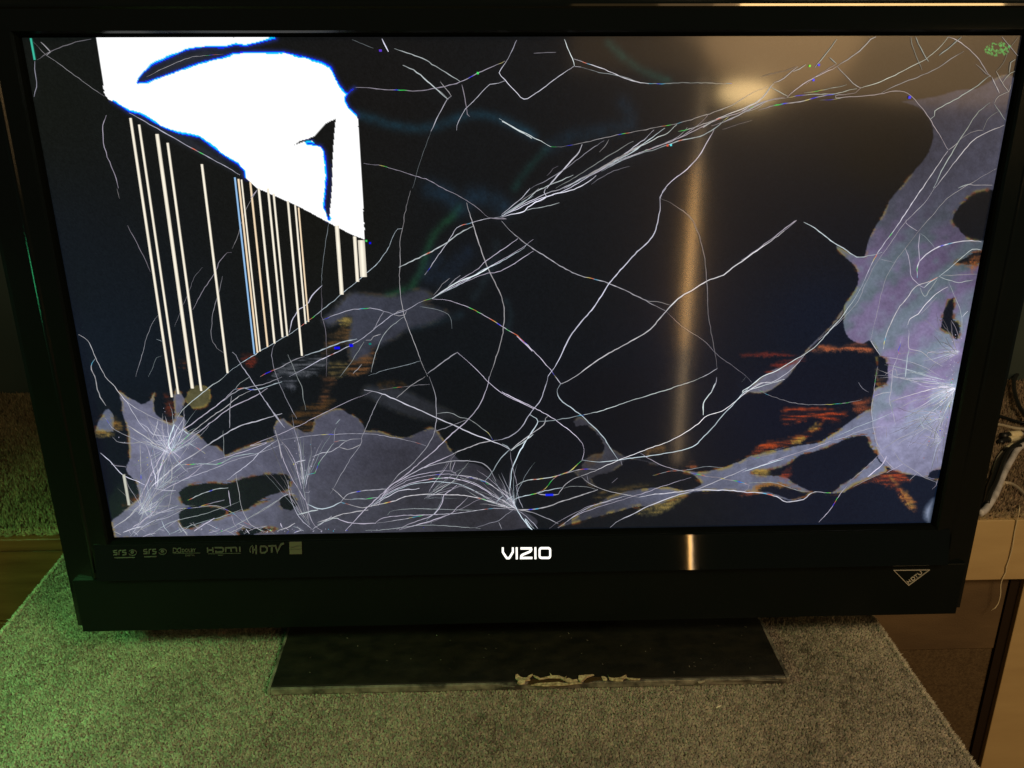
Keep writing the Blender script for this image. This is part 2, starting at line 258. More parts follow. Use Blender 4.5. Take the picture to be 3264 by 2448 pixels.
# cracks: width(px) brightness(0-9) colour-speck flag  outline
CRACK='''
14 4 0 C 620,1400 800,1300 950,1215 1100,1125
9 5 0 C 520,1458 700,1365 900,1255 1000,1190
7 9 0 G 0,215 120,165 250,95 400,50 520,0 C 700,1368
5 9 0 G 0,220 180,178 200,150 350,70 590,0 C 740,1375
5 8 0 G 10,210 150,130 330,45 480,-5 C 640,1385
4 7 0 G 0,205 80,140 150,80 220,0
3 4 0 G 150,100 290,0
4 6 0 G 180,175 400,130 450,110
4 7 0 G 340,0 330,30 350,65 300,100
4 6 0 G 20,200 150,120 240,40 300,0 C 560,1370
3 3 0 A 80,300 110,450 130,600 145,650
3 5 0 A 275,480 270,540 285,640 275,720 262,790 240,830
3 4 0 A 262,330 300,370 355,430 430,480 560,575 700,675 820,755
4 6 0 A 300,300 350,355 400,405 370,430
3 2 0 A 290,470 400,405 470,380 600,335 720,308
4 6 1 A 1010,880 1200,990 1400,1100 1600,1210 1760,1295 1880,1370
3 6 1 A 1150,600 1300,525 1450,465 1600,435 1750,425
3 5 0 A 835,900 805,980 805,1080 825,1190 870,1300 910,1400 930,1475
3 3 0 E 920,0 940,80
3 4 0 E 1000,290 1060,400 1110,500 1150,580 1180,650
3 4 0 E 2010,20 1960,100 1900,230 1860,370 1820,470
3 4 0 E 1815,500 1780,505 1730,570 1680,670 1590,800 1510,950
3 3 0 E 1590,620 1520,700 1470,820 1410,970 1370,1080
3 4 0 E 1745,690 1715,800 1670,950 1655,1080 1660,1180 1700,1250 1750,1285
3 5 0 E 1240,995 1190,1070 1150,1180 1110,1330 1065,1475
3 4 0 E 1270,1310 1230,1325 1200,1400 1165,1475
3 5 0 E 1230,1180 1285,1200
4 7 0 E 590,1130 690,1195 750,1330 830,1475 I 900,80 990,190 1130,285 1250,340 1370,372
4 6 1 E 750,1335 720,1370 715,1420 740,1475 I 760,80 800,180 832,230
4 6 0 E 1820,1285 1850,1310 1900,1400 1950,1475 I 2010,90 2120,250 2212,380 J 120,210 200,320 262,400
4 6 0 F 0,80 50,10
4 5 0 F 1250,20 1210,170 1185,310 1165,420 1160,620 1165,780 1190,950 1240,1110 1330,1350 1385,1475
5 8 1 F 1185,315 1150,318 1110,380 1070,480 990,590 900,680 720,830 550,970 400,1080 200,1205 50,1285 E 2000,1300 1850,1400 1760,1475
4 6 0 E 1760,1475 I 1650,80 1530,170 1430,260 1390,320
4 7 0 F 2212,60 2060,150 1950,225
5 8 1 F 1950,225 1860,235 1740,270 1610,310 1560,390 1480,500 1360,680
5 7 1 F 1740,300 1640,350 1510,440 1360,520 1160,620
4 6 1 B 880,1280 1050,1305 1200,1350 1400,1410 1510,1470 F 1700,95 1870,235
4 5 0 F 1690,110 1745,300 1790,440 1850,600 1890,680 1960,820 1990,960 1980,1100 1940,1270 1870,1475
4 4 0 F 1860,235 2000,240 1950,225
3 4 0 F 610,270 590,420 565,600 555,760
5 7 0 F 558,762 500,820 440,910 380,950 330,1020 300,1130
3 3 0 F 555,770 555,1000 570,1040 590,1150 590,1475
5 8 1 F 1420,860 1310,900 1210,960 1120,985 1000,1070 840,1190 660,1290 500,1370 300,1475 
4 6 1 F 560,1030 680,980 800,945 930,938 1040,962 1110,985
4 7 0 F 1200,950 1150,965 1120,990 1160,1000 1205,990 1220,960
5 8 0 F 1420,865 1540,780 1660,715 1780,670 1900,600
4 8 0 F 1420,860 1600,760 1760,670 1900,590 2090,490 2212,400
4 7 0 F 1440,850 1600,740 1760,640 1860,560 2000,460 2090,395
4 6 0 F 1480,830 1650,740 1800,640 1920,590 2100,490 2160,440
4 6 0 F 1600,760 1760,690 1860,660 1910,658 2040,600 2212,490
3 5 0 F 1430,840 1500,750 1560,700
3 5 0 F 1540,770 1600,710 1640,680
5 8 1 F 1420,865 1540,880 1700,930 1860,1010 1990,1090 2110,1170 2212,1270 G 120,1150 270,1290 380,1420 420,1475 K 460,55
4 6 0 F 1205,1000 1100,1080 1040,1150 1000,1230 970,1320 940,1440
4 5 0 F 1040,960 1000,1030 960,1100
3 5 1 F 1320,925 1420,940 1510,970 1560,1010 1575,1100
5 6 1 F 420,1310 560,1260 700,1210 830,1180
4 5 1 F 70,1475 200,1420 330,1350 420,1315
3 5 0 F 190,1215 165,1280 175,1370 205,1475 J 270,160 310,240 360,330
3 5 0 F 290,1300 330,1400 360,1475 J 400,80 415,170 430,260
4 6 1 F 920,1465 1060,1420 1200,1385 1330,1350
4 5 0 F 1385,1450 1500,1365 1615,1285
5 9 0 F 1615,1285 1700,1360 1820,1475 J 1820,0 1960,120 2100,190 2212,245 K 0,120 200,220 360,305 480,390 590,480 640,570 628,655
3 6 1 F 900,1190 940,1190 960,1160 1020,1140
3 4 0 F 890,1200 800,1340 700,1475
3 4 0 F 870,1380 800,1450
4 5 1 B 820,685 900,688 1050,705 1200,715 1330,712 1450,695 1560,668 1645,645 1780,575 1900,520 1990,480
4 6 0 B 1120,385 1250,425 1370,470 1500,550 1640,640
4 6 0 B 1190,510 1300,565 1400,660 1460,710 1540,775
3 5 0 B 1430,680 1490,720 1550,780
3 5 0 B 1485,640 1530,700 1570,750
5 9 0 B 1025,305 1078,405
5 7 0 B 1570,750 1540,780 1490,860 1440,960 1410,1030
3 3 0 B 1410,1030 1370,1140 1320,1290 1290,1400 1265,1475
3 4 0 B 1650,660 1680,800 1695,890 1715,915
3 3 0 B 790,310 880,345 960,380
4 7 0 B 1988,630 1940,650 1870,660 1820,710 1730,800 1660,880 1625,950 1610,1020
3 5 0 B 2080,310 2030,430
5 8 0 B 2030,430 1985,500 1940,565 1985,625 2060,710 2135,780 2212,740 C 470,580 565,520
5 8 0 C 485,308 520,400 550,460 567,520
5 7 0 C 570,520 620,525
3 5 1 C 620,525 760,570 900,595 1050,640 1200,657 1450,648 1800,655
5 8 1 C 560,460 700,510 800,545 930,600 1050,640 1150,655
3 3 0 C 250,415 420,410
5 8 0 B 1940,930 2212,1075 C 0,945 200,1050 385,1150
4 5 1 C 385,1150 470,1150 600,1125 800,1080 1000,1035 1200,1000 1350,970 1500,930 1620,895 1800,820 1930,740 2080,675
3 3 0 C 2020,605 2130,575 2212,555 D 430,520
5 7 0 C 625,1130 600,1190 540,1260 440,1375 350,1475
3 4 0 C 835,1090 800,1150 760,1190
4 7 0 C 480,1475 700,1350 900,1240 1050,1140 1130,1080 1190,1015
4 6 0 C 560,1440 760,1320 1000,1210 1120,1120 1200,1060 1275,1005
4 7 0 C 500,1470 800,1300 1000,1180 1190,1090 1300,1040 1370,975
4 6 1 C 620,1400 900,1265 1100,1190 1300,1110 1400,1050 1450,1000
4 6 0 C 650,1400 900,1260 1200,1150 1380,1080 1500,1000 1570,945 1615,900
4 6 1 C 780,1340 1000,1230 1250,1150 1400,1100 1550,1065 1660,1010 1780,910
4 5 1 C 700,1370 900,1270 1150,1160 1380,1080 1580,990 1700,930 1830,890 1960,840 2060,790
4 7 0 C 1580,998 1700,920 1860,865 2000,800 2070,735 2110,675
4 5 0 C 1640,985 1800,935 1900,880 2020,810 2080,790 2212,760
4 5 0 C 1700,970 1850,900 1960,840 2080,790
4 5 1 C 1380,1030 1500,1000 1640,950 1780,905 
3 4 1 C 1720,1015 1850,970 1960,940
3 4 0 C 230,1475 450,1350 640,1200 800,1100
3 4 0 C 420,1475 600,1370 760,1270 950,1150 1030,1105
3 3 0 C 700,1440 850,1350 1000,1300
3 3 0 C 350,1380 400,1320 440,1300
5 8 0 C 1660,1020 1600,1130 1540,1230 1430,1350 1350,1410 1285,1475 G 1250,50 1240,80
4 6 0 C 1570,1000 1625,960
4 7 0 D 250,650 225,680 150,780 60,830 0,870
4 7 0 D 250,650 330,610 400,550 440,520
3 6 0 D 400,560 450,540 500,505
4 6 0 D 225,680 300,720 360,755
5 7 0 D 355,765 420,705 520,640 640,575 745,522
3 5 0 D 500,660 600,590 740,500
4 7 0 D 745,520 860,450 950,380 1010,310 1050,290
3 5 0 D 740,305 680,400 620,470 570,530
3 5 0 D 685,450 740,500 
4 6 0 D 745,522 800,580 870,650 930,690
5 8 0 D 930,690 1050,655 1200,590 1350,510 1440,460 1540,380 1620,290
4 6 0 D 930,690 890,725 800,740 735,750 740,765 850,755 940,748 1080,735 1200,710 1270,720 1320,745 1380,810 1470,930 1530,1030 1615,1170
4 5 1 D 360,760 500,742 700,735 900,695
4 5 1 D 130,865 300,815 480,795 600,760 740,735 
3 4 1 D 600,785 700,785 800,765
3 4 1 D 480,730 650,700 820,665
3 5 0 D 0,890 120,850 200,790 360,765
3 5 0 D 1090,730 1170,690 1280,645 1400,600 1540,530 1640,460 1740,400
3 4 0 D 1320,290 1340,380 1380,470 1410,550
3 5 0 D 1360,290 1400,370 1460,480
4 5 0 D 1720,290 1640,360 1540,435
4 6 0 D 1620,290 1700,320 1770,370 1850,450 1900,530 1950,600
4 8 1 D 1955,600 1985,670 2015,730
5 7 0 D 1950,595 1920,610 1850,670 1760,730 1660,790 1600,820 1515,870 1510,910 1475,935
3 5 0 D 1830,500 1890,550 1930,590
3 5 0 D 2030,290 2100,370 2180,460
3 4 0 D 2165,290 2100,380 2050,490 1990,560
3 5 0 D 1990,560 2040,650 2090,720
4 5 0 D 2175,550 2100,575 2040,650
4 5 0 D 2175,450 2110,490 2090,570
3 5 0 D 2160,600 2110,660 2090,720 2015,750 1975,810
3 5 0 D 1975,815 2030,890 2060,940 2085,990
4 5 0 D 1945,805 1860,870 1810,930 1760,1010 1690,1110 1620,1240 1560,1340 1500,1475
3 5 0 D 1885,1025 1930,930 2010,870
3 4 0 D 1700,1100 1790,1040 1880,1020
5 7 0 D 2090,960 2020,995 1940,1025 1870,1060 1800,1110 1700,1230 1600,1360 1510,1475
5 8 1 D 1615,1180 1560,1260 1480,1380 1420,1475 H 1340,130 1250,270 1130,440 1050,560 990,680 930,790
4 7 0 D 1685,1120 1650,1150 1615,1175
4 6 0 D 2025,1305 1900,1370 1800,1430 1720,1475 H 1600,80 1500,190 1400,310 1280,470 1190,590 1130,710 1080,850 1050,1010 1010,1190 
4 7 0 D 2110,870 2065,930
3 5 1 D 1760,1450 1850,1448 1990,1450
3 5 0 D 1690,1475 1780,1440
4 6 0 H 1510,0 1440,110 1330,220 1285,270 1180,410 1060,580 970,750 920,870 850,960 720,1090 600,1190
4 7 1 H 1285,240 1285,275 1370,330
5 8 0 H 930,790 860,900 780,1010 690,1110 590,1230 490,1305 390,1360 270,1430 160,1475 L 60,75 0,120 K 2212,20 
4 7 0 H 490,1310 410,1400 320,1475 L 230,45 150,50 60,100
4 7 1 H 490,265 570,310 700,410 800,470 880,525 930,540 1060,515 1100,500
4 5 0 H 0,565 180,440 340,320 430,255 G 2212,330
3 5 1 H 1080,550 1190,580
5 8 1 H 1905,420 1800,415 1700,425 1600,445 1520,475 1450,520 1395,575 1380,610 1375,700
4 7 0 H 1395,355 1385,450 1395,570
3 5 0 H 1395,355 1450,400 1515,470
4 6 0 H 1280,465 1310,560 1330,680 1380,745 1425,780
5 8 0 H 1905,400 1890,470 1870,485 1800,485 1700,560 1610,640 1545,690
5 8 1 H 1545,690 1460,730 1370,760 1310,830 1240,920 1190,1010 1140,1130 1110,1260
4 6 0 H 1545,690 1620,720 1700,738 1840,710
4 7 0 H 1425,780 1480,730 1530,700
4 5 0 H 1400,780 1430,850 1480,780 1530,710
3 4 0 H 1570,680 1700,675 1840,672
5 7 0 H 1615,770 1520,830 1430,920 1380,985 1320,1020 1300,1070
4 6 0 H 1620,730 1660,830 1700,910 1725,990 1725,1150
4 5 0 H 1525,850 1450,930 1400,980
3 4 0 H 1390,1010 1460,1050 1520,1110 1600,1150 1690,1220
5 7 0 H 1800,920 1770,960 1725,1005
3 5 0 H 1640,1030 1680,1110 1700,1170
5 7 0 H 1310,1110 1305,1200 1310,1260 1400,1280 1480,1340 1570,1395
5 7 1 H 1245,1180 1240,1230 1230,1295 1310,1290 1400,1300
4 6 0 H 1440,1310 1460,1285 1520,1280
5 6 0 H 1310,1260 1290,1350 1280,1475
4 5 0 H 1230,1295 1200,1380 1180,1475 L 1175,100 1165,190 1190,290 1210,380
4 6 1 H 1120,1455 1200,1410 1215,1475
4 5 0 H 1110,1330 1200,1330 1320,1360 1450,1410 1560,1475
4 6 1 H 1200,1460 1350,1440 1500,1440
5 8 0 H 1010,1190 1040,1240 1080,1300 
4 6 1 H 1060,1400 L 1040,60 1030,155 1015,240 1025,350 1035,410 1055,510 1095,575
4 6 0 L 1030,155 1100,130 1165,118
4 5 0 L 1240,240 1310,200 1380,175
4 6 0 L 720,480 860,410 1030,345 1180,285
4 6 0 L 720,480 715,495 800,475 900,435 1030,400 1130,395
3 4 0 L 1130,395 1130,480
4 6 0 L 0,750 200,680 400,610 560,560 700,505
3 4 1 L 0,665 150,630 300,600 
4 6 0 L 1185,290 1165,190 1200,180
4 6 0 L 1175,570 1250,510 1350,460 1425,415 1500,350 1560,290
4 5 0 L 1095,575 1200,500 1300,450 1425,400
4 5 0 L 1385,305 1425,410
4 6 0 L 1380,180 1240,240
4 5 0 L 1425,230 1340,290 1250,325
4 5 0 L 1175,570 1220,630 1260,680 1370,750 1440,795 1530,830
4 5 0 L 1050,540 1120,650 1190,720
5 8 0 L 1135,625 1110,680 1050,730 985,785
4 6 0 L 1370,750 1310,810
4 6 0 L 1130,750 1190,720 1260,680
4 6 0 L 870,860 950,820 1060,770 1130,745
4 5 0 L 1080,610 960,720 830,830
5 8 1 L 830,850 760,940 680,1060 585,1160
5 8 1 L 700,912 555,908 490,960 360,978 280,940 160,910 0,905 K 1900,905 1700,892 1500,890 1420,900 1200,925 1075,945
4 4 1 K 1460,750 1600,775 1750,800 1930,850 1900,900
4 4 1 L 0,835 100,830 260,830 400,880 560,910
4 6 0 L 1530,800 1520,850 1490,880
4 5 1 L 110,90 220,150 330,190 450,215 560,222 700,220 830,205 940,180
3 4 0 L 0,40 30,0
3 4 0 L 910,40 940,90 990,120
5 7 0 G 1285,0 1240,70 1240,150 1215,270 1180,380 1060,500 960,610 835,755 750,890 700,960 600,1070 500,1220 440,1350 360,1475
4 6 1 G 0,260 60,330 180,430 300,510 500,635 600,680 740,720 840,750 960,800 1130,880 1280,960
3 5 0 G 1130,880 1220,890 1320,915
5 7 0 G 2212,330 2080,420 1940,520 1800,620 1730,680 1600,730 1500,790 1400,850 1320,920 1280,965 1150,1110 1000,1200 830,1290 680,1390 570,1475 K 460,60
3 4 0 G 1280,960 1400,1070 1500,1140 1600,1210 1700,1320 1800,1390 1910,1475 K 1955,45
3 3 0 G 1240,80 1320,110 1420,170 1500,250 1550,380 1580,520 1595,700 1605,950 1640,1150 1670,1300 1685,1410
5 7 0 G 1685,1410 1570,1475
4 5 0 G 1680,1475 K 1670,50 1640,120 
5 8 0 K 1670,50 1640,120 1580,210 1575,300
4 6 0 K 1580,0 1400,70 1200,130 1000,190 800,260 640,300
4 5 1 K 640,300 500,325 400,342 290,350
5 9 0 K 2212,20 2110,45 2040,50 1940,100 1830,190 1720,270 1615,305 1540,370 1440,440 1300,515 1180,560 1085,595 930,655 800,710 620,780
4 7 0 K 2040,0 1960,60 1870,150 1800,230 1720,310 1650,400 1580,470 1510,540 1400,585 1270,610 1000,640 860,662 740,668 635,655
4 6 0 K 1085,597 1150,640 1240,690 1340,720 1430,745
4 5 1 K 1180,775 1280,750 1430,735 1600,710 1730,713
5 6 0 K 460,60 435,100 440,150 480,200 600,290 700,380 790,470 850,560 910,650
4 6 0 K 360,0 330,100 290,205 220,300 150,400 80,460 0,490 J 1900,500
4 7 0 K 460,55 420,0
5 8 0 K 220,300 280,350 230,430 170,530 110,640 80,720 65,820 60,920
5 6 0 K 365,305 340,330 325,375 240,440 150,510 70,575
5 7 1 K 0,525 40,545 70,575
5 7 1 K 628,655 580,700 530,740 440,775 340,795 240,805 180,815 110,855
5 6 0 K 110,855 125,930 165,1030
5 8 0 K 620,780 560,800 500,840 470,880 440,920
5 7 1 K 440,920 380,925 300,920 270,910
4 7 1 K 470,870 360,890 240,920 130,945 80,980
4 6 1 K 270,910 340,870 400,800 460,765
4 5 1 K 460,765 600,730 740,725
4 6 0 K 625,785 680,830 780,880 900,910 1000,930 1075,945
3 5 1 K 480,870 560,855 660,865 745,887
5 7 1 K 750,885 650,920 500,970 350,1020 250,1040 170,1045 60,1042
4 5 1 K 930,655 940,690 
3 4 0 K 665,770 675,820
3 4 0 K 905,790 860,830
4 6 0 K 1480,790 1300,850 1100,920 900,980 700,1040 560,1100 440,1185
5 7 0 K 1920,720 1800,770 1620,840 1500,890 1340,940 1180,1000 1040,1070 920,1130 850,1180
4 7 0 K 2212,640 2050,690 1900,740
4 7 0 K 1010,930 850,970 700,1020 580,1080 480,1160
3 5 0 K 880,970 700,1010 560,1070 430,1140 370,1190
4 5 0 K 190,1050 300,1090 440,1150
4 4 0 K 60,580 85,720 130,900
5 7 0 J 885,105 950,115 1030,135 1200,210 1400,300 1560,375 1700,440 1880,505 1950,530 2035,575
5 7 0 J 2035,575 2120,520 2212,450
4 6 0 J 2030,570 1960,640 1890,750 1830,820
4 7 1 J 1895,500 1740,540 1580,605
4 6 0 J 950,115 860,155 700,220 500,320 330,410 150,480 0,545 I 2100,520 1900,590 1750,640 1590,690 1450,740 1330,840
4 6 1 J 1450,290 1560,285 1640,325 1700,335 1790,390 1860,440 1895,500
4 6 1 J 1700,335 1600,370 1500,410 1430,428
4 5 0 J 1395,0 1430,120 1440,260 1435,370 1425,440 1375,540 1320,610 1240,700 1160,770 1080,860
5 6 0 J 1865,0 1840,120 1780,240 1690,350 1560,460 1440,580 1320,680 1200,780 1080,870 960,980 860,1080 740,1205
4 4 1 J 1000,105 1100,90 1250,75 1400,60
3 4 0 J 1365,0 1260,70 1140,165
4 5 0 J 1030,135 980,220 930,340 890,440 865,490 860,540 780,650 720,740 660,850 620,920
4 6 0 J 635,875 700,930 740,960 780,960
5 6 1 J 780,960 900,952 990,945
5 6 1 J 700,985 750,925 820,900 950,885 1080,880
5 7 1 J 700,985 780,1010 870,1030 980,1010 1100,980 1200,945 1330,925 1500,925 1600,925 1700,935 1850,970 2010,1020
5 5 1 J 240,500 330,480 450,465 600,452 760,448 870,448 980,450 1100,475 1250,505 1370,542
4 5 1 J 690,548 760,570 800,560 860,530
5 6 1 J 865,485 780,495 740,510 690,550 630,590 560,600 480,630
5 7 0 J 355,670 430,650
4 6 1 J 755,500 700,500 655,510
4 5 0 J 655,510 655,430 665,400
4 5 0 J 665,370 700,330
5 6 1 J 410,805 440,765 500,755 530,680 600,590 650,520
5 7 0 J 215,500 260,660 310,770 350,840 400,920 440,1000 460,1090 500,1170 560,1210
5 6 0 J 240,510 300,590 340,680 370,790 400,880
5 6 0 J 190,415 215,500 240,640
5 6 1 J 0,1100 120,1030 270,925 340,920
4 6 0 J 290,810 300,900 330,1000 370,1080 420,1140 500,1210
5 6 0 J 370,1075 450,1060 530,1040
5 7 0 J 445,1000 530,1035 620,1020 700,985
3 5 0 J 425,905 455,905 465,890
3 4 0 J 455,920 460,1060 480,1130
3 5 0 J 340,805 390,790
5 7 1 J 520,1140 620,1110 700,1080 800,1060 920,1045
5 7 0 J 670,1110 760,1140 860,1150 980,1148
4 7 1 J 980,1148 1120,1130 1250,1110 1350,1090 1480,1080 1640,1065 1780,1045 1900,1035 2060,1040
5 7 1 J 975,1145 1010,1115 1070,1100 1250,1085 1400,1080 1500,1078
4 7 1 J 1070,1085 1090,1060 1160,1045 1280,1035 1450,1035 1600,1040 1780,1048
4 6 0 J 900,1205 1100,1195 1250,1175 1420,1165 1600,1175 1800,1190
4 7 0 J 1140,1195 1280,1140 1420,1090 1500,1000 1520,930 1570,890 1615,850
4 6 0 J 1160,1200 1350,1150 1550,1080 1620,1020 1700,945
4 5 0 J 1250,1180 1450,1130 1560,1075 1680,1020 1800,960 1920,940
4 5 0 J 1405,1165 1415,1140 1370,1130 1450,1060 1500,960 1490,920
4 6 0 J 520,1160 640,1110 690,1110
5 6 0 J 1000,1010 1080,870 1200,800 1320,730 1400,690 1580,610
4 5 0 J 1200,790 1340,720 1480,680 1600,660 1720,665 1820,690 1870,730 1920,820
4 5 0 J 1560,730 1570,660 1600,655
4 6 0 J 1600,660 1575,740 1605,750 1605,770
5 8 0 J 1000,960 1100,870 1220,805 1350,765 1480,740 1570,740
5 8 1 J 980,990 1090,890 1220,820 1360,780 1500,765 1620,770 1760,800 1880,850 1980,920 2040,970
4 8 1 J 960,1000 1080,910 1220,845 1380,805 1550,795 1700,830 1830,890 1950,970
5 8 0 J 930,1020 1060,930 1200,860 1360,830 1500,830 1640,850 1790,920 1900,990
4 7 0 J 940,1020 1060,945 1180,890 1320,875
5 8 0 J 1640,770 1800,810 1920,880 2020,950 2070,1010
4 7 0 J 1640,790 1790,850 1900,920 2000,990 2060,1020
4 6 0 J 1620,850 1740,890 1850,950 1960,1010 2010,1015
4 7 0 J 1910,990 1950,950 1980,930
4 6 0 J 2000,985 2060,965
5 9 0 J 2030,925 2060,1000 2090,1060 2140,1130 2200,1200 K 180,1110 250,1190
5 8 0 J 2080,1040 2140,1080 2212,1150 K 280,1190
4 5 0 J 2090,1040 2200,1060
4 5 0 J 2070,1030 2000,1080 1940,1130 1860,1150 1760,1185
3 5 0 J 1940,1135 1965,1190
5 8 0 K 0,880 60,925 110,1030
5 8 0 K 0,960 60,1000 110,1035
5 7 0 K 30,970 90,930
5 8 0 I 990,190 1040,280 1100,370 1160,435
4 6 0 I 1100,365 1160,400 1200,450 1330,470
4 6 1 I 825,325 880,400 960,450 1050,490 1105,515 1200,540 1300,570
4 5 0 I 885,470 920,505 1000,520 1105,515
5 6 0 I 1000,380 1080,430 1150,480 1240,545 1290,570
5 8 0 I 765,580 830,640 880,685 960,765 1060,810 1140,850
5 7 1 I 870,680 920,695 990,705
6 8 0 I 1370,375 1340,450 1320,500 1325,550 1350,580
5 8 0 I 1210,505 1320,495 1370,490
5 7 0 I 1300,545 1350,580 1420,640
6 7 0 I 1370,372 1420,420
5 8 0 I 1435,415 1480,450
5 7 1 I 1470,510 1530,550 1610,600
5 6 0 I 1340,580 1390,660 1460,735
5 5 1 I 1102,520 1100,640 1105,760 1110,840
5 6 0 I 1840,100 1730,200 1600,300 1480,390 1400,450 1300,570 1230,690 1150,850 1090,960
4 6 1 I 1990,95 1880,150 1780,230 1620,340 1500,440 1400,530 1350,580 1250,720 1170,860
5 6 1 I 1840,100 1910,88 2000,100 2212,40
4 6 0 I 1840,100 1880,50 1960,0
5 6 0 I 2212,290 2050,340 1850,400 1700,480 1560,570 1400,670 1280,780 1190,860 1110,1000
4 5 0 I 2100,90 2030,140 1920,190 1800,250 1660,360 1470,500 1340,590
4 5 0 I 2212,0 2060,60 1870,110 1750,190
5 6 1 I 1370,690 1480,690 1600,685 1700,690 1770,665 1830,630 1960,605 2020,605
5 6 0 I 2212,530 2020,605 1850,660 1700,720 1550,770 1400,830 1270,895 1110,1000 1030,1070 885,1190
4 6 0 I 2170,500 2050,580 1960,670 1850,760 1780,810
4 5 0 I 1590,690 1500,770 1370,840 1260,900
5 6 0 I 1850,770 1870,880 1885,975 1910,1060 1970,1160 2100,1225
4 4 0 I 1750,420 1755,600 1770,660
4 5 0 I 1815,150 1800,280 1800,400
4 6 0 I 1790,890 1810,1010
5 6 1 I 1470,970 1580,920 1700,880 1790,870
5 6 1 I 1560,1020 1650,990 1760,965
5 7 1 I 1080,1040 1250,1065 1400,1035 1560,1020 1700,1010 1760,1030 1830,1070 1900,1130 1970,1165
4 6 0 I 1885,975 1800,1010 1650,1060 1500,1100 1330,1150 1200,1230
4 6 0 I 1900,1040 1750,1100 1600,1140 1440,1190 1300,1250
5 7 0 I 1020,1250 1080,1170 1160,1100 1260,1060 1400,1010
4 6 0 I 1050,1250 1130,1170 1220,1130 1330,1100 1460,1030
4 6 0 I 1040,1180 1100,1140 1160,1100 1200,1060
5 6 0 I 890,1180 1000,1110 1060,1040 1120,990
4 6 0 I 1110,870 1095,960 1110,1000 1140,1060 1175,1105
4 5 0 I 1380,820 1355,880 1330,980 1320,1040
4 5 0 I 1300,640 1290,780 1280,890
4 6 0 I 1200,870 1280,890 1380,890
4 6 0 I 1240,340 1200,480
4 5 0 I 1350,690 1340,820 1270,820
5 6 0 I 2212,945 2050,1050 1930,1120 1800,1190 1660,1250
4 6 0 I 900,1210 950,1235
4 6 0 I 1400,1140 1440,1200 1470,1240
'''
# soft coloured arcs in the liquid crystal: srgb width strength outline
ARC=[((20,70,60),14,.5,'C 840,340 950,450 1060,530 1180,590 1300,630'),((20,60,55),14,.4,'C 350,1170 230,1290 150,1390 100,1475'),((22,62,80),16,.5,'B 840,900 1000,950 1200,1000 1330,1010 1440,990 1560,950 1700,900 1900,915 2100,1000 2212,1060'),
((26,80,50),14,.5,'F 1630,150 1570,230 1450,340 1380,480 1350,600 1330,660 1260,770 1080,840'),((24,50,70),30,.5,'F 1400,0 1560,70 1640,150 1740,60 1900,90 1980,150'),((20,44,60),24,.4,'C 950,800 1010,900 1000,980 700,1040 560,1060 380,1150'),
((24,40,60),30,.4,'F 1450,560 1380,700 1500,700 1700,500'),((30,44,50),16,.35,'F 1750,850 1900,600 1920,430'),((26,44,50),12,.35,'F 2000,880 2040,1000 2010,1100'),((30,50,60),14,.35,'F 1250,1100 1450,1050 1640,990')]
# ---------------------------------------------------------------- the panel
W,H=.93,.523; NX,NY=1100,618
def uv(p):
    q=at(*p); return q[0],q[2]
def conv(s): return np.array([uv(p) for p in pts(s)])
def vnoise(nx,ny,seed):
    r=np.random.default_rng(seed); g=r.random((ny+2,nx+2))
    y=np.linspace(0,ny-.001,NY+1); x=np.linspace(0,nx-.001,NX+1); yi=y.astype(int); xi=x.astype(int); fy=(y-yi)[:,None]; fx=(x-xi)[None]
    fy=fy*fy*(3-2*fy); fx=fx*fx*(3-2*fx)
    a=g[yi][:,xi];b=g[yi][:,xi+1];c=g[yi+1][:,xi];d=g[yi+1][:,xi+1]
    return (a*(1-fx)+b*fx)*(1-fy)+(c*(1-fx)+d*fx)*fy
X,Z=np.meshgrid(np.linspace(-W/2,W/2,NX+1),np.linspace(H,0,NY+1))
def px(m): return m*.00032
n1=vnoise(120,68,1);n2=vnoise(300,170,2);n3=vnoise(600,340,3);nf=.5*n1+.3*n2+.2*n3
streak=vnoise(36,170,4)*.5+vnoise(90,320,5)*.5
fine=np.random.default_rng(9).random(X.shape)
def sdist(poly,margin,closed=True,wob=0):
    """signed distance (negative inside) in metres inside a window; returns window slices and field"""
    lo=poly.min(0)-margin; hi=poly.max(0)+margin
    i0=int(np.clip((lo[0]+W/2)/W*NX,0,NX)); i1=int(np.clip((hi[0]+W/2)/W*NX+2,0,NX+1))
    j0=int(np.clip((H-hi[1])/H*NY,0,NY)); j1=int(np.clip((H-lo[1])/H*NY+2,0,NY+1))
    s=(slice(j0,j1),slice(i0,i1)); x=X[s]; z=Z[s]
    if x.size==0: return s,x
    if wob:
        x=x+(n2[s]-.5)*wob+(n3[s]-.5)*wob; z=z+(vn_b[s]-.5)*wob+(fine[s]-.5)*wob*.5
    d2=np.full(x.shape,9.); ins=np.zeros(x.shape,bool); n=len(poly)
    for k in range(n if closed else n-1):
        a=poly[k]; b=poly[(k+1)%n]; e=b-a; L=e@e+1e-15
        t=np.clip(((x-a[0])*e[0]+(z-a[1])*e[1])/L,0,1)
        d2=np.minimum(d2,(x-a[0]-t*e[0])**2+(z-a[1]-t*e[1])**2)
        if closed and a[1]!=b[1]:
            c=((a[1]>z)!=(b[1]>z))&(x<(b[0]-a[0])*(z-a[1])/(b[1]-a[1])+a[0]); ins^=c
    d=np.sqrt(d2); return s,(np.where(ins,-d,d) if closed else d)
vn_b=vnoise(330,190,6); vn_c=vnoise(14,9,16)
def smooth(P): return catmull(list(P)+[P[0]],.004)[:-1]
def field(ctrl,power=2.5):
    num=0;den=0
    for (sx,sy),v in ctrl:
        p=uv((sx,sy)); w_=1/((X-p[0])**2+(Z-p[1])**2+.0008)**(power/2); v=np.asarray(v,float)
        num=num+w_[...,None]*v; den=den+w_
    return num/den[...,None]
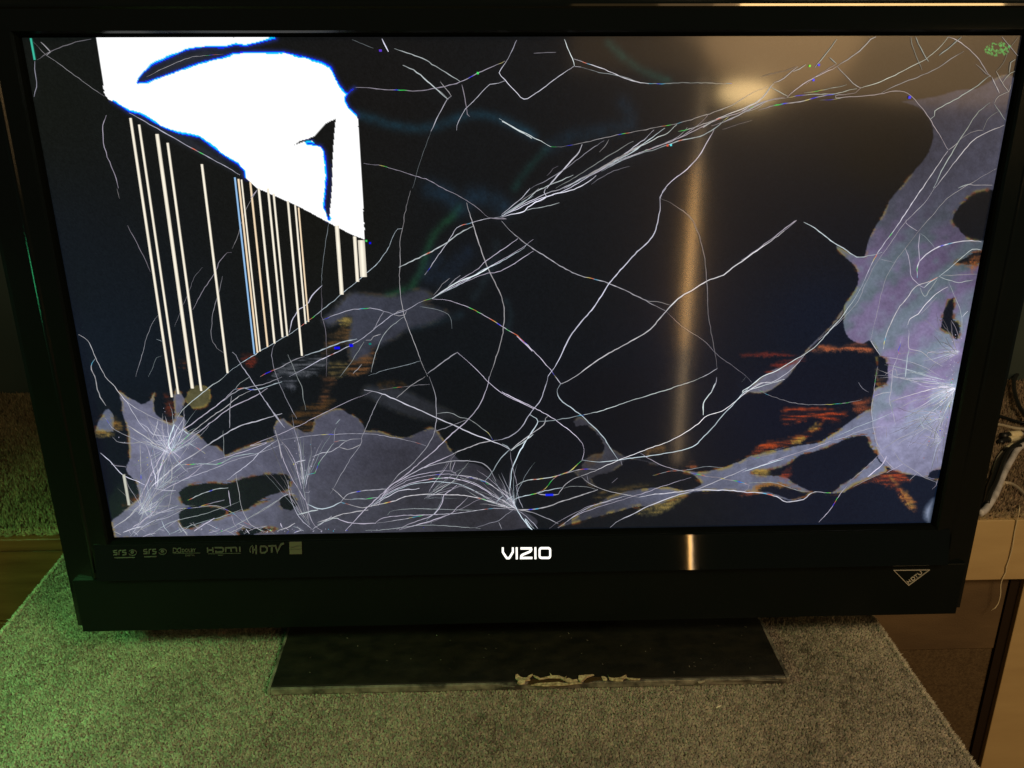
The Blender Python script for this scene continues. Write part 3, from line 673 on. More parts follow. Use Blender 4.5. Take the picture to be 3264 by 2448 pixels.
dark=field([((100,300),(15,20,17)),((150,900),(13,22,31)),((300,1100),(14,25,40)),((300,1500),(12,20,34)),((1200,300),(18,18,20)),((1600,600),(13,17,22)),
 ((1800,900),(9,16,24)),((1500,1300),(6,15,22)),((1900,1300),(6,14,25)),((2200,1100),(7,17,34)),((2450,700),(11,16,26)),((2700,700),(9,15,27)),
 ((2600,1000),(7,20,42)),((2500,1300),(6,18,40)),((2600,1550),(11,23,44)),((2900,1550),(14,28,50)),((2100,1600),(13,21,31)),((1000,700),(16,18,16)),((700,400),(18,20,20)),((2800,500),(20,18,16)),((2950,250),(22,22,24))])
bright=field([((400,1500),(1.05,)),((700,1450),(.95,)),((700,1620),(.95,)),((950,1360),(.8,)),((1000,1450),(.62,)),((1100,1600),(.6,)),((1250,1450),(.48,)),((1350,1600),(.42,)),((1500,1600),(.32,)),((1600,1500),(.28,)),((320,1350),(1.,)),
 ((2920,400),(.42,)),((2780,320),(.25,)),((3050,500),(.5,)),((2960,640),(.58,)),((2850,850),(.85,)),((2950,1100),(1.,)),((2850,1400),(1.15,)),((2980,1350),(1.15,)),((2850,1600),(1.,)),
 ((1900,1620),(.4,)),((2000,1590),(.6,)),((2100,1560),(.9,)),((2400,1480),(1.05,)),((2600,1400),(1.12,)),((1900,1450),(1.,)),((1100,950),(1.,)),((1250,1260),(1.,))])[...,0]
dark=dark*.85; rgb=dark.copy(); label=np.zeros(X.shape,np.int32); names=['screen']; label_l=['']
for c,wd,st,s in ARC:
    sl,d=sdist(catmull(conv(s),.01),px(wd*3),False)
    k=st*np.exp(-(d/px(wd))**2)*(.5+nf[sl])
    rgb[sl]=rgb[sl]*(1-k[...,None])+np.array(c)*k[...,None]
YEL=np.array((134,116,58.)); ORA=np.array((112,58,30.)); 
for nm,c,fs,fw,rag,s in LEAK:
    P=smooth(conv(s)); sl,d=sdist(P,px(30),wob=px(rag*.9))
    if d.size==0: continue
    soft=px(3) if fs>.3 else px(22)
    a=np.clip(.5-d/soft,0,1)[...,None]
    base=np.array(c)*bright[sl][...,None]*(.80+.28*nf[sl][...,None]+.14*vn_c[sl][...,None]); base=np.maximum(base,dark[sl])
    if fs>0:
        ev=np.clip((n1[sl]-.35)*4,0,1)*fs
        k=(np.clip(1+d/px(fw*1.3),0,1)*(fine[sl]*.5+streak[sl]>.5)*ev)[...,None]*(bright[sl][...,None]>.5)
        base=base*(1-k*.95)+YEL*1.1*k*.95
        ko=(np.clip(1-d/px(fw*1.1),0,1)*(d>0)*(streak[sl]>.52)*ev*(bright[sl]>.5))[...,None]
        rgb[sl]=rgb[sl]*(1-ko)+ORA*ko
    rgb[sl]=rgb[sl]*(1-a)+base*a
    names.append(nm); label_l.append(''); label[sl]=np.where(d<0,len(names)-1,label[sl])
    # grey-lilac and grey-green bands of the squeezed crystal on the right
    if c==(120,120,146):
        ph=(X[sl]*.75-Z[sl]*.62)/.052+ (n1[sl]-.5)*.35
        win=np.clip((Z[sl]-.10)/.05,0,1)*np.clip((.38-Z[sl])/.07,0,1)*(d<0)*(bright[sl]>.5)
        k=(np.sin(ph*2*np.pi)*win)[...,None]
        rgb[sl]+=k*np.array((6,-6,4.))
for s in HOLE:
    P=smooth(conv(s)); sl,d=sdist(P,px(20),wob=px(4))
    a=np.clip(.5-d/px(3),0,1)[...,None]
    ring=(np.exp(-((d-px(2))/px(5))**2)*np.clip((n1[sl]-.3)*3,0,1)*(streak[sl]>.4)*.75)[...,None]
    rgb[sl]=rgb[sl]*(1-a)+dark[sl]*a
    rgb[sl]=rgb[sl]*(1-ring)+(YEL*.9*(n2[sl][...,None]>.5)+ORA*(n2[sl][...,None]<=.5))*ring
    label[sl]=np.where(d<0,0,label[sl])
nst=0
for c,st,s in STAIN:
    P=smooth(conv(s)); sl,d=sdist(P,px(14),wob=px(10))
    if d.size==0: continue
    tex=np.clip((streak[sl]*st+nf[sl]*(1-st)-.30)*2.6,0,1)
    k=(np.clip(.5-d/px(16),0,1)*(.12+.9*tex)*(.75+.45*fine[sl]))[...,None]
    rgb[sl]=rgb[sl]*(1-np.clip(k,0,1))+np.array(c)*1.12*np.clip(k,0,1)
# white lit patch
P=conv(WHITE); Hh=smooth(conv(WHOLE))
sl,d=sdist(P,px(30),wob=px(.8)); s2,dh=sdist(Hh,px(30))
full=np.full(X.shape,1.); full[sl]=d; fh=np.full(X.shape,1.); fh[s2]=dh
dw=np.maximum(full,-fh)
BLUE=['A 2165,305 2050,335 1930,365 1840,358 1740,380 1640,372 1560,378 1450,400 1350,445 1200,510 1130,570 1090,620 1080,645 1140,637 1250,600 1400,545 1550,490 1750,440 1830,410 2000,400 2212,405 B 250,402 420,440 560,480 630,520 660,590 690,650 740,718 765,722 790,700 812,690 770,725 748,760 747,790 770,840 832,895',
 'A 1915,1388 1905,1340 1860,1290 1760,1230 1640,1140 1560,1080 1400,1050 1290,1010 1200,960 1100,900 1010,880 950,840 890,800',
 'B 440,1120 500,1130 550,1145 575,1180 590,1260 600,1380 F 592,0 580,150 610,237']
db=np.full(X.shape,1.)
for s in BLUE:
    a_,b_=sdist(conv(s),px(30),False); db[a_]=np.minimum(db[a_],b_)
db=db+(nf-.5)*px(6)
col=np.full((*X.shape,3),300.)
wdt=px(6.2)*(.35+1.3*n1)
col=np.where((db<wdt)[...,None],np.array((0,205,255.)),col)
col=np.where((db<wdt*.48)[...,None],np.array((10,40,255.)),col)
near=np.exp(-(np.maximum(dw,0)/px(7))**2)*(db<px(14))
rgb=rgb*(1-near[...,None]*.8)+np.array((30,40,110.))*near[...,None]*.8
# dark lens and trail inside and under the white: grey-blue crystal
for s,c in (('A 1100,635 1250,580 1400,530 1600,460 1800,405 1600,390 1450,425 1300,490 1150,580',(44,48,62)),('A 1010,885 1200,985 1500,1080 1650,1170 1880,1370 1500,1170 1290,1060',(38,42,52))):
    a_,b_=sdist(conv(s),px(20)); k=np.clip(.5-b_/px(24),0,1)[...,None]*.8; rgb[a_]=rgb[a_]*(1-k)+np.array(c)*k
inside=dw<0
rgb=np.where(inside[...,None],col,rgb); names.append('lit_patch'); label=np.where(inside,len(names)-1,label)
# green speckle top right
gp=uv((2364+2010*.40687,385*.40687)); gd=((X-gp[0])/px(34))**2+((Z-gp[1])/px(17))**2
k=(gd<1+.5*n2)&(fine>.35)&(n3>.35); rgb[k]=np.array((40,130,60))*(.6+.8*fine[k][:,None])
# ---- cracks: soft scatter of the back light round each one, then the ribbons
CR=[]
for ln in CRACK.strip().splitlines():
    a=ln.split(' ',3)
    if len(a)<4: continue
    CR.append((float(a[0]),float(a[1]),int(a[2]),conv(a[3])))
# radiating hair cracks at the impact points (short rays with kinks)
def fan(cx,cy,a0,a1,n,l0,l1,b,wd=3,bend=.2,flag=0,seed=1):
    r=random.Random(seed)
    for i in range(n):
        a=math.radians(a0+(a1-a0)*(i+r.random())/n); L=r.uniform(l0,l1); k=r.uniform(-bend,bend); st=r.uniform(0,.25)*L
        P=[(cx+math.cos(a+k*t)*(st+(L-st)*t)+r.uniform(-2,2),cy-math.sin(a+k*t)*(st+(L-st)*t)+r.uniform(-2,2)) for t in (0,.25,.5,.75,1)]
        CR.append((wd*r.uniform(.6,1.1),b*r.uniform(.5,1.15),flag+2,np.array([uv(p) for p in P])))
fan(3052,1225,160,264,46,60,270,8,3,.35,seed=3)
fan(3045,1235,170,255,40,25,120,10,3.2,.4,seed=33)
fan(3058,1120,150,215,22,25,130,8,2.6,.4,seed=35)
fan(3000,1400,120,250,22,20,110,7,2.4,.5,seed=36)
fan(545,1445,10,170,26,30,170,8,2.6,.4,seed=37)
fan(480,1650,25,150,22,30,150,7.5,2.4,.4,seed=38)
fan(1350,1590,10,60,10,60,200,6,2.6,.3,seed=39)
fan(1640,1620,80,175,22,30,180,7.5,2.6,.3,seed=40)
fan(3005,1330,150,260,18,30,150,7,3,.5,seed=34)
fan(3052,1130,95,170,14,40,150,5,3,.4,seed=4)
fan(3030,1300,190,262,14,50,220,5,3,.4,seed=5)
fan(535,1430,0,360,26,30,130,7.5,3,.3,seed=6)
fan(500,1560,20,100,16,60,240,7,3.2,.3,seed=61)
fan(440,1640,15,80,14,60,260,7,3.2,.3,seed=62)
fan(970,1560,70,112,16,60,250,6.5,3,.2,seed=8)
fan(990,1680,95,128,12,120,330,4.8,3,.2,seed=9)
fan(420,1700,18,62,9,60,240,5.5,3,.25,seed=10)
fan(1640,1625,100,165,9,40,170,6,3,.3,seed=12)
# fish-scale lattice along the bottom edge, left
r=random.Random(21)
for i in range(34):
    sx=400+i*18+r.uniform(-9,9); sy=1712-(sx-366)*.019-r.uniform(0,22); L=r.uniform(14,60)*(1.2 if i%3==0 else .8)
    a=math.radians(r.uniform(118,150) if i%3 else r.uniform(20,42)); c_=r.uniform(-.25,.25)
    CR.append((r.uniform(2.5,4.6),r.uniform(5,8.5),0,np.array([uv((sx+math.cos(a+c_*t)*L*t*1.25,sy-math.sin(a+c_*t)*L*t)) for t in (0,.5,1)])))
glow=np.zeros(X.shape)
for wd,b,fl,P in CR:
    Q=catmull(P,.002); i=((Q[:,0]+W/2)/W*NX).round().astype(int); j=((H-Q[:,1])/H*NY).round().astype(int)
    ok=(i>=0)&(i<=NX)&(j>=0)&(j<=NY); np.add.at(glow,(j[ok],i[ok]),b/9)
def blur(a,k):
    for ax in (0,1):
        c=np.cumsum(np.pad(a,[(k+1,k) if q==ax else (0,0) for q in (0,1)],mode='edge'),axis=ax)
        n=a.shape[ax]; a=(np.take(c,range(2*k+1,2*k+1+n),ax)-np.take(c,range(0,n),ax))/(2*k+1)
    return a
g1=blur(blur(glow,3),3); g2=blur(blur(glow,9),9)
notw=label!=len(names)-1
rgb+= (np.clip(g1*120,0,60)+np.clip(g2*120,0,45))[...,None]*np.array((.31,.34,.40))*notw[...,None]
rgb+= ((fine-.5)*7+(n3-.5)*4)[...,None]*notw[...,None]
linc=np.where((rgb>256),1.15,lin(np.clip(rgb,0,255)))
# ---- cut the lattice into the dark screen and its patches (each its own mesh, butted edge to edge)
fl=label[:-1,:-1]; idx=np.arange((NY+1)*(NX+1)).reshape(NY+1,NX+1)
quads=np.stack([idx[:-1,:-1],idx[1:,:-1],idx[1:,1:],idx[:-1,1:]],-1)
VV=np.stack([X,np.zeros_like(X),Z],-1).reshape(-1,3); CC=linc.reshape(-1,3)
tv=empty('television',(0,.02,-.16),'black flat-screen television with a shattered screen standing on grey carpet','television')
def cut(k,name,parent):
    q=quads[fl==k]
    if len(q)<12: return None
    u,inv=np.unique(q.ravel(),return_inverse=True)
    return mesh(name,VV[u],inv.reshape(-1,4),M['panel'],parent,CC[u])
screen=cut(0,'screen',tv); screen['label']='shattered dark panel webbed with white cracks'
LL={1:'dim grey leak below the stripes',2:'large grey leak at the bottom left',3:'small grey leak at the left edge',4:'faint grey leak above centre bottom',5:'thin grey forked leak at centre bottom',
 6:'long grey leak along the bottom right',7:'large lilac leak down the right edge',8:'narrow grey sliver beside the long crack',9:'pale sliver in the bottom right corner',10:'yellow ringed grey spot under the stripes'}
for k in range(1,len(names)):
    o=cut(k,names[k],screen)
    if o is not None: o['label']='blank white lit area fringed with blue' if names[k]=='lit_patch' else LL.get(k,'grey leak')
# ---- ribbons
def ribbon(name,P,wd,colf,lift,mt,parent,taper=True,step=.0035):
    Q=catmull(P,step)
    if taper and len(Q)>3:
        g=np.cumsum(rng.normal(size=Q.shape),axis=0); g-=np.linspace(0,1,len(Q))[:,None]*g[-1]; Q=Q+g*.00019+rng.normal(size=Q.shape)*.00014
    m=(abs(Q[:,0])<W/2-.0005)&(Q[:,1]>.0005)&(Q[:,1]<H-.0005)
    if m.sum()<2: return None
    f=np.where(m)[0]; Q=Q[f[0]:f[-1]+1]; Q[:,0]=np.clip(Q[:,0],-W/2+.0004,W/2-.0004); Q[:,1]=np.clip(Q[:,1],.0004,H-.0004)
    n=len(Q)
    if n<2: return None
    t=np.gradient(Q,axis=0); t/=np.linalg.norm(t,axis=1)[:,None]+1e-12; nn=np.c_[-t[:,1],t[:,0]]
    s=np.linspace(0,1,n); ww=wd/2*np.ones(n)*((.75+.5*rng.random(n)) if taper else 1)
    if taper: ww*=np.clip(np.minimum(s,1-s)*8,.45,1)
    V=np.zeros((n,3,3))
    for k,(o_,h) in enumerate(((-1,0),(0,1),(1,0))):
        V[:,k,0]=Q[:,0]+nn[:,0]*ww*o_; V[:,k,2]=Q[:,1]+nn[:,1]*ww*o_; V[:,k,1]=-lift-.00012*h
    i=np.arange(n-1)*3; F=np.concatenate([np.c_[i,i+1,i+4,i+3],np.c_[i+1,i+2,i+5,i+4]])
    c=colf(Q,n); c3=np.repeat(c[:,None],3,1); c3[:,0]*=.55; c3[:,2]*=.55
    if name is None: return V.reshape(-1,3),F,c3.reshape(-1,3)
    return mesh(name,V.reshape(-1,3),F,mt,parent,c3.reshape(-1,3))
SP=[(20,30,255),(40,220,90),(230,110,70),(60,190,230),(230,220,120)]
def ccol(b,flag):
    tint=[(222,222,244),(224,224,240),(230,228,236),(212,230,242),(228,220,244),(220,232,236)][rng.integers(0,6)]
    def f(Q,n):
        v=np.convolve(rng.random(n+6),np.ones(7)/7,'valid')[:n]
        lf=np.convolve(rng.random(n//6+8),np.ones(3)/3,'same'); lf=np.interp(np.arange(n)/6.,np.arange(len(lf)),lf)
        k=(b/9)**1.35*(.25+1.1*v+.75*(lf-.25))
        if flag>=2: k=k*np.linspace(1.35,.25,n)
        warm=np.clip((Q[:,0]-.0)/.4,0,1)*np.clip((Q[:,1]-.3)/.15,0,1)
        c=lin(np.array(tint,float))[None]*k[:,None]*(1-warm[:,None]*np.array((.05,.12,.3)))
        if flag in (1,3):
            r_=rng.random(n)
            run=np.convolve((rng.random(n)>.93).astype(float),np.ones(3),'same')[:n]>0
            m=run&(r_>.3)
            for i in np.where(m)[0]: c[i]=lin(SP[rng.integers(0,5)])*(.5+.5*b/9)
            c[::2]*=.72
        return np.maximum(c,0)*1.35
    return f
small=[]; ncr=0
CR.sort(key=lambda c:-c[1]*np.linalg.norm(np.diff(c[3],axis=0),axis=1).sum())
for i,(wd,b,fl_,P) in enumerate(CR):
    r_=ribbon('crack' if ncr<295 else None,P,px(wd*.47*rng.uniform(.55,1.5)),ccol(b,fl_),.00016+.0000016*i,M['crack'],screen)
    if r_ is None: continue
    if ncr>=295: small.append(r_)
    ncr+=1
o_=0; VS=[];FS=[];CS=[]
for v_,f_,c_ in small: VS.append(v_);FS.append(f_+o_);CS.append(c_);o_+=len(v_)
print('cracks',ncr,'merged',len(small))
if small: mesh('hairline_cracks',np.concatenate(VS),np.concatenate(FS),M['crack'],screen,np.concatenate(CS))['kind']='stuff'
# straight columns of stuck pixels
CL={0:(255,246,226),1:(150,195,240),2:(252,226,190),3:(200,200,186),4:(60,190,160)}
for i,(x0,y0,x1,y1,wd,c) in enumerate(COL):
    a=np.array(uv((x0,y0))); b=np.array(uv((x1,y1))); b[0]=a[0]=(a[0]+b[0])/2 if abs(a[0]-b[0])<.01 else a[0]
    cc=lin(CL[c])*1.1
    ribbon('pixel_column',[a,b],px(wd*1.25),lambda Q,n:np.repeat(cc[None],n,0)*(.95+.1*rng.random((n,1))),.0009+.00001*i,M['pixel'],screen,False,.01)
# coloured stuck pixels
for x,y,ww,hh,c in [(1075,1108,9,4,(0,0,230)),(1120,1100,6,5,(0,0,230)),(1751,1576,14,4,(20,40,240)),(1180,1095,4,3,(0,120,110)),(2592,255,3,3,(60,60,255)),(2580,210,3,3,(120,230,60)),(2609,207,3,3,(60,60,240)),(2898,310,4,4,(50,50,230)),(1213,161,4,3,(90,50,200)),
  (1180,774,3,3,(0,0,240)),(1168,767,3,3,(60,200,90)),(2127,463,3,3,(220,80,50)),(2138,462,3,3,(90,220,230)),(1523,233,3,3,(70,230,110))]:
    p=uv((x,y)); a,b=px(ww),px(hh)
    mesh('stuck_pixels',[(p[0]-a,-.0012,p[1]-b),(p[0]+a,-.0012,p[1]-b),(p[0]+a,-.0012,p[1]+b),(p[0]-a,-.0012,p[1]+b)],[(0,1,2,3)],M['pixel'],screen,np.repeat(lin(c)[None],4,0))
# glass crumbs round the two impact points
V=[];F=[];CO=[]
def crumb(p,s,c):
    k=len(V)
    for dx,dz in ((-1,0),(0,-1),(1,0),(0,1)): V.append((p[0]+dx*s*rng.uniform(.6,1.3),-.0013,p[1]+dz*s*rng.uniform(.6,1.3)))
    V.append((p[0],-.0020,p[1])); CO.extend([c*.6]*4+[c])
    for a in range(4): F.append((k+a,k+(a+1)%4,k+4))
for cx,cy,sx,sy,n in ((3020,1330,45,110,150),(2990,1380,60,60,50),(530,1430,110,90,90),(3035,1180,20,90,90),(955,1450,60,60,20),(900,1690,300,8,60)):
    for _ in range(n):
        p=uv((cx+rng.normal()*sx*.6,cy+rng.normal()*sy*.6))
        if abs(p[0])>W/2-.002 or not .002<p[1]<H-.002: continue
        c=lin((210,205,235)) if rng.random()>.2 else lin(SP[rng.integers(0,5)])
        crumb(p,px(rng.uniform(.8,2.6)),c*rng.uniform(.3,1))
o=mesh('glass_crumbs',V,F,M['crack'],screen,np.array(CO)); o['kind']='stuff'
# ---------------------------------------------------------------- the cabinet of the television
PROF=[(0,.004),(.0012,-.0050),(.0035,-.0072),(.0055,-.0098),(.0240,-.0076),(.0258,-.0088),(.0278,-.0088),(.0296,-.0074),(.0560,-.0030),(.0605,-.0012),(.0625,.004),(.0630,.045)]
BOT=[0,.0012,.0035,.0050,.0540,.0556,.0576,.0594,.1120,.1160,.1185,.1190]
LFT=[p[0]*.98 for p in PROF]; RGT=[p[0]*.90 for p in PROF]; TOP=[p[0] for p in PROF]
V=[];F=[]
for k,(o_,y) in enumerate(PROF):
    V+=[(-W/2-LFT[k],y,-BOT[k]),(W/2+RGT[k],y,-BOT[k]),(W/2+RGT[k],y,H+TOP[k]),(-W/2-LFT[k],y,H+TOP[k])]
n=len(PROF)
for k in range(n-1):
    for c in range(4): F.append((4*k+c,4*k+(c+1)%4,4*k+4+(c+1)%4,4*k+4+c))
bm=bmesh.new(); bv=[bm.verts.new(v) for v in V]
for f in F: bm.faces.new([bv[i] for i in f])
bm.edges.ensure_lookup_table()
bezel=from_bm('bezel',bm,M['bezel'],tv); bezel.data.materials.append(M['lip']); bezel.data.materials.append(M['gloss'])
for p in bezel.data.polygons:
    o_=max(abs(p.center.x)-W/2,p.center.z-H,-p.center.z)
    if len(p.vertices)==4 and p.center.y>-.0076 and p.center.y<.0 and abs(p.normal.y)<.75 and o_<.006: p.material_index=1
    if p.center.z>H and abs(p.center.y+.0088)<.0002: p.material_index=2
# back of the cabinet
bm=bmesh.new()
L0,R0,B0,T0=-W/2-.060,W/2+.055,-.115,H+.061
ring=[]
for ins,y in ((0,.0455),(.02,.060),(.10,.085),(.12,.105)):
    ring.append([bm.verts.new(p) for p in ((L0+ins,y,B0+ins*.5),(R0-ins,y,B0+ins*.5),(R0-ins,y,T0-ins),(L0+ins,y,T0-ins))])
for a,b in zip(ring,ring[1:]):
    for c in range(4): bm.faces.new((a[c],a[(c+1)%4],b[(c+1)%4],b[c]))
bm.faces.new(ring[-1]); bm.faces.new(ring[0])
from_bm('back_cover',bm,M['satin'],tv)
# glossy strip below the screen and speaker bar
ZT_,ZB_,YT_,YB_=-.0038,-.0455,-.0096,-.0190
def ystrip(z): return YT_+(YB_-YT_)*(ZT_-z)/(ZT_-ZB_)
bm=bmesh.new(); pr=[]
for x in (-W/2-.019,W/2+.019):
    pr.append([bm.verts.new((x,y,z)) for y,z in ((-.004,ZT_),(YT_+.0004,ZT_),(YT_,ZT_-.0006),(ystrip(-.024)-.00015,-.024),(YB_,ZB_+.0006),(YB_+.0006,ZB_),(-.004,ZB_))])
n=7
for i in range(n): bm.faces.new((pr[0][i],pr[0][(i+1)%n],pr[1][(i+1)%n],pr[1][i]))
bm.faces.new(pr[0]); bm.faces.new(pr[1])
from_bm('trim_strip',bm,M['gloss'],tv)
box('speaker_bar',(-W/2-.050,-.0108,-.1180),(W/2+.045,-.0010,-.0490),M['satin'],tv,.0005,2)
YS=None
def onstrip(x,y):
    z=-.03
    for _ in range(8): p=at(x,y,1,ystrip(z)-.0004); z=p[2]
    return p
# lit maker's logo: strokes traced letter by letter
def stroke(P,wd,closed=False,k=None):
    """flat outline strip with 0.5 mm relief; P in survey px on the strip"""
    Q=np.array([(onstrip(x_,y_) if YS is None else at(x_,y_,1,YS))[[0,2]] for x_,y_ in P]); n=len(Q); w2=wd/2*.000335
    L=[];R=[]
    for i in range(n):
        a=Q[(i-1)%n] if (closed or i>0) else Q[i]; b=Q[(i+1)%n] if (closed or i<n-1) else Q[i]
        t1=Q[i]-a; t2=b-Q[i]
        if np.linalg.norm(t1)<1e-9: t1=t2
        if np.linalg.norm(t2)<1e-9: t2=t1
        t1=t1/np.linalg.norm(t1); t2=t2/np.linalg.norm(t2); m=np.array([-t1[1]-t2[1],t1[0]+t2[0]]); m/=np.linalg.norm(m)
        s=1/max(.6,m@np.array([-t1[1],t1[0]])); L.append(Q[i]+m*w2*s); R.append(Q[i]-m*w2*s)
    return L,R,closed
def glyph(name,strokes,wd,mt,parent,y=None,th=.0006):
    yf=(lambda z:ystrip(z)-.0005) if y is None else (lambda z:y)
    bm=bmesh.new()
    for s in strokes:
        L,R,cl=stroke(s[0],s[2] if len(s)>2 else wd,s[1]); n=len(L)
        f=[[bm.verts.new((p[0],yf(p[1])-th,p[1])) for p in S] for S in (L,R)]; b=[[bm.verts.new((p[0],yf(p[1])+.0003,p[1])) for p in S] for S in (L,R)]
        for i in range(n if cl else n-1):
            j=(i+1)%n
            bm.faces.new((f[0][i],f[0][j],f[1][j],f[1][i])); bm.faces.new((f[0][i],b[0][i],b[0][j],f[0][j])); bm.faces.new((f[1][i],f[1][j],b[1][j],b[1][i]))
        if not cl:
            for e in (0,n-1): bm.faces.new((f[0][e],f[1][e],b[1][e],b[0][e]))
    return from_bm(name,bm,mt,parent)
def vz(l): return [(1560+x*.1085,1700+y*.1085) for x,y in l]
logo=[( [(392,415),(392,545),(485,690),(515,725),(575,725),(605,690),(688,545),(688,415)],False),
 ([(800,412),(804,755)],False),
 ([(912,440),(1225,440),(1232,470),(1218,505),(1180,540),(975,625),(935,660),(928,722),(1262,718)],False),
 ([(1350,408),(1352,750)],False),
 ([(1520,432),(1740,432),(1775,455),(1785,490),(1785,660),(1770,700),(1735,718),(1530,718),(1485,700),(1472,665),(1472,490),(1485,450)],True)]
for k,(P,c) in enumerate(logo):
    o=glyph('logo_letter',[(vz(P),c)],6.6,M['white'],tv); o['label']='lit white letter '+'VIZIO'[k]
# printed badges: pixels of the second close view
def q(l): return [(300+x*.31646,1680+y*.31646) for x,y in l]
def arcp(cx,cy,rx,ry,a0,a1,n=12): return [(cx+rx*math.cos(math.radians(a0+(a1-a0)*i/n)),cy-ry*math.sin(math.radians(a0+(a1-a0)*i/n))) for i in range(n+1)]
def srs(dx,dy):
    S=[]
    S.append((q([(232+dx,234+dy),(200+dx,236+dy),(200+dx,254+dy),(232+dx,258+dy),(232+dx,276+dy),(196+dx,278+dy)]),False))
    S.append((q([(252+dx,280+dy),(254+dx,236+dy),(276+dx,232+dy)]),False))
    S.append((q([(322+dx,232+dy),(290+dx,234+dy),(290+dx,252+dy),(322+dx,256+dy),(322+dx,276+dy),(288+dx,278+dy)]),False))
    S.append((q(arcp(388+dx,256+dy,40,28,-160,150)),False,1.6))
    S.append((q(arcp(386+dx,252+dy,12,9,0,340)),True,3.4))
    return S
P2=srs(0,0)+[(q([(206,308),(410,304)]),False,2.4)]
glyph('printed_badge',P2,3.0,M['print'],tv)['label']='first grey srs badge with ringed dot from the left'
P2=srs(302,-10)+[(q([(505,298),(632,295)]),False,2.4)]
glyph('printed_badge',P2,3.0,M['print'],tv)['label']='second grey srs badge with ringed dot'
dd=[(q([(798,212),(798,254),(820,254),(836,240),(836,224),(820,212)]),True,2.2),(q([(872,212),(872,254),(852,254),(840,240),(840,224),(852,212)]),True,2.2),(q([(800,264),(1070,260)]),False,.8)]
def text(name,s,x,y,hpx,mt,parent,rot=0,sx=1,lab=None,bold=0,z=None):
    cu=bpy.data.curves.new(name,'FONT'); cu.body=s; cu.size=1; cu.extrude=.02; cu.offset=bold
    to=bpy.data.objects.new(name+'_tmp',cu); C.objects.link(to); dg=bpy.context.evaluated_depsgraph_get(); dg.update()
    me=bpy.data.meshes.new_from_object(to.evaluated_get(dg)); bpy.data.objects.remove(to,do_unlink=True)
    p=onstrip(x,y); k=hpx*.000335/.7
    co=np.array([v.co[:] for v in me.vertices]); a=math.radians(rot)
    u=co[:,0]*k*sx; v=co[:,1]*k
    for i,vt in enumerate(me.vertices):
        vt.co=(p[0]+u[i]*math.cos(a)-v[i]*math.sin(a),ystrip(p[2]+u[i]*math.sin(a)+v[i]*math.cos(a))-.0009-co[i,2]*.01,p[2]+u[i]*math.sin(a)+v[i]*math.cos(a))
    o=link(name,me,mt,parent)
    if lab: o['label']=lab
    return o
glyph('printed_badge',dd,2.2,M['print'],tv)['label']='grey double D emblem'
x0,y0=q([(884,250)])[0]; text('printed_text','DOLBY',x0,y0,11,M['print'],tv,.6,.92,'grey word DOLBY',.02)
x0,y0=q([(920,292)])[0]; text('printed_text','DIGITAL',x0,y0,6,M['print'],tv,.6,1.0,'grey word DIGITAL')
# HDMI in its squared letters
hd=[(q([(1143,205),(1145,255)]),False),(q([(1196,203),(1198,254)]),False),(q([(1145,230),(1197,229)]),False),
 (q([(1215,207),(1290,205),(1302,214),(1302,238),(1290,248),(1226,250),(1226,234)]),False),
 (q([(1326,250),(1325,208),(1425,204),(1434,212),(1436,247)]),False),(q([(1380,206),(1382,248)]),False),
 (q([(1468,198),(1470,246)]),False,5),(q([(1148,268),(1480,262)]),False,.8),(q([(1250,282),(1300,281)]),False,1)]
glyph('printed_badge',hd,4.2,M['print'],tv)['label']='grey HDMI badge underlined'
ht=[(q(arcp(1612,228,42,46,110,215)),False,2.4),(q([(1600,196),(1602,262)]),False,4.6),(q([(1632,182),(1634,270)]),False,5),(q([(1602,226),(1636,226)]),False,4.4),
 (q([(1676,194),(1678,256)]),False,5),(q([(1676,192),(1722,192),(1744,208),(1742,238),(1720,256),(1678,258)]),False,5),
 (q([(1752,190),(1834,186)]),False,4.4),(q([(1792,190),(1790,254)]),False,6),(q([(1830,190),(1846,250),(1868,200),(1884,172),(1912,162)]),False,6)]
glyph('printed_badge',ht,4.4,M['print'],tv)['label']='grey italic HDTV badge'
# energy label: square with a pale swoosh
a=[onstrip(*p) for p in q([(1966,150),(2090,148),(2094,270),(1970,272)])]
bm=bmesh.new(); f=[bm.verts.new((p[0],p[1]-.0005,p[2])) for p in a]; b=[bm.verts.new((p[0],p[1]+.0004,p[2])) for p in a]
bm.faces.new(f)
for i in range(4): bm.faces.new((f[i],f[(i+1)%4],b[(i+1)%4],b[i]))
el=from_bm('energy_label',bm,M['label'],tv)
glyph('swoosh',[(q([(1980,206),(2010,196),(2040,188),(2084,186)]),False,2.2),(q([(1972,226),(2010,216),(2050,222),(2092,214)]),False,1.6)],2,M['print'],el,None,.0008)
# silver triangle badge on the speaker bar
YS=-.0110
tr=lambda l:[(2800+x*.09946,1780+y*.09946) for x,y in l]
bd=glyph('triangle_badge',[(tr([(490,375),(1625,362),(962,852)]),True)],2.4,M['chrome'],tv,-.0110,.0010); bd['label']='silver triangle outline badge reading HDTV'
L3=[(tr([(905,722),(970,795)]),False,2.6),(tr([(975,672),(1040,742)]),False,2.6),(tr([(938,758),(1008,706)]),False,2.6),
 (tr([(1030,640),(1085,695),(1130,690),(1160,640),(1140,596),(1085,590)]),True,2.4),
 (tr([(1130,560),(1222,492)]),False,1.8),(tr([(1178,530),(1240,600)]),False,1.8),
 (tr([(1242,466),(1290,510),(1345,515),(1375,480),(1372,430),(1322,396)]),False,2.2)]
glyph('badge_lettering',L3,2.2,M['chrome'],bd,-.0110,.0008)
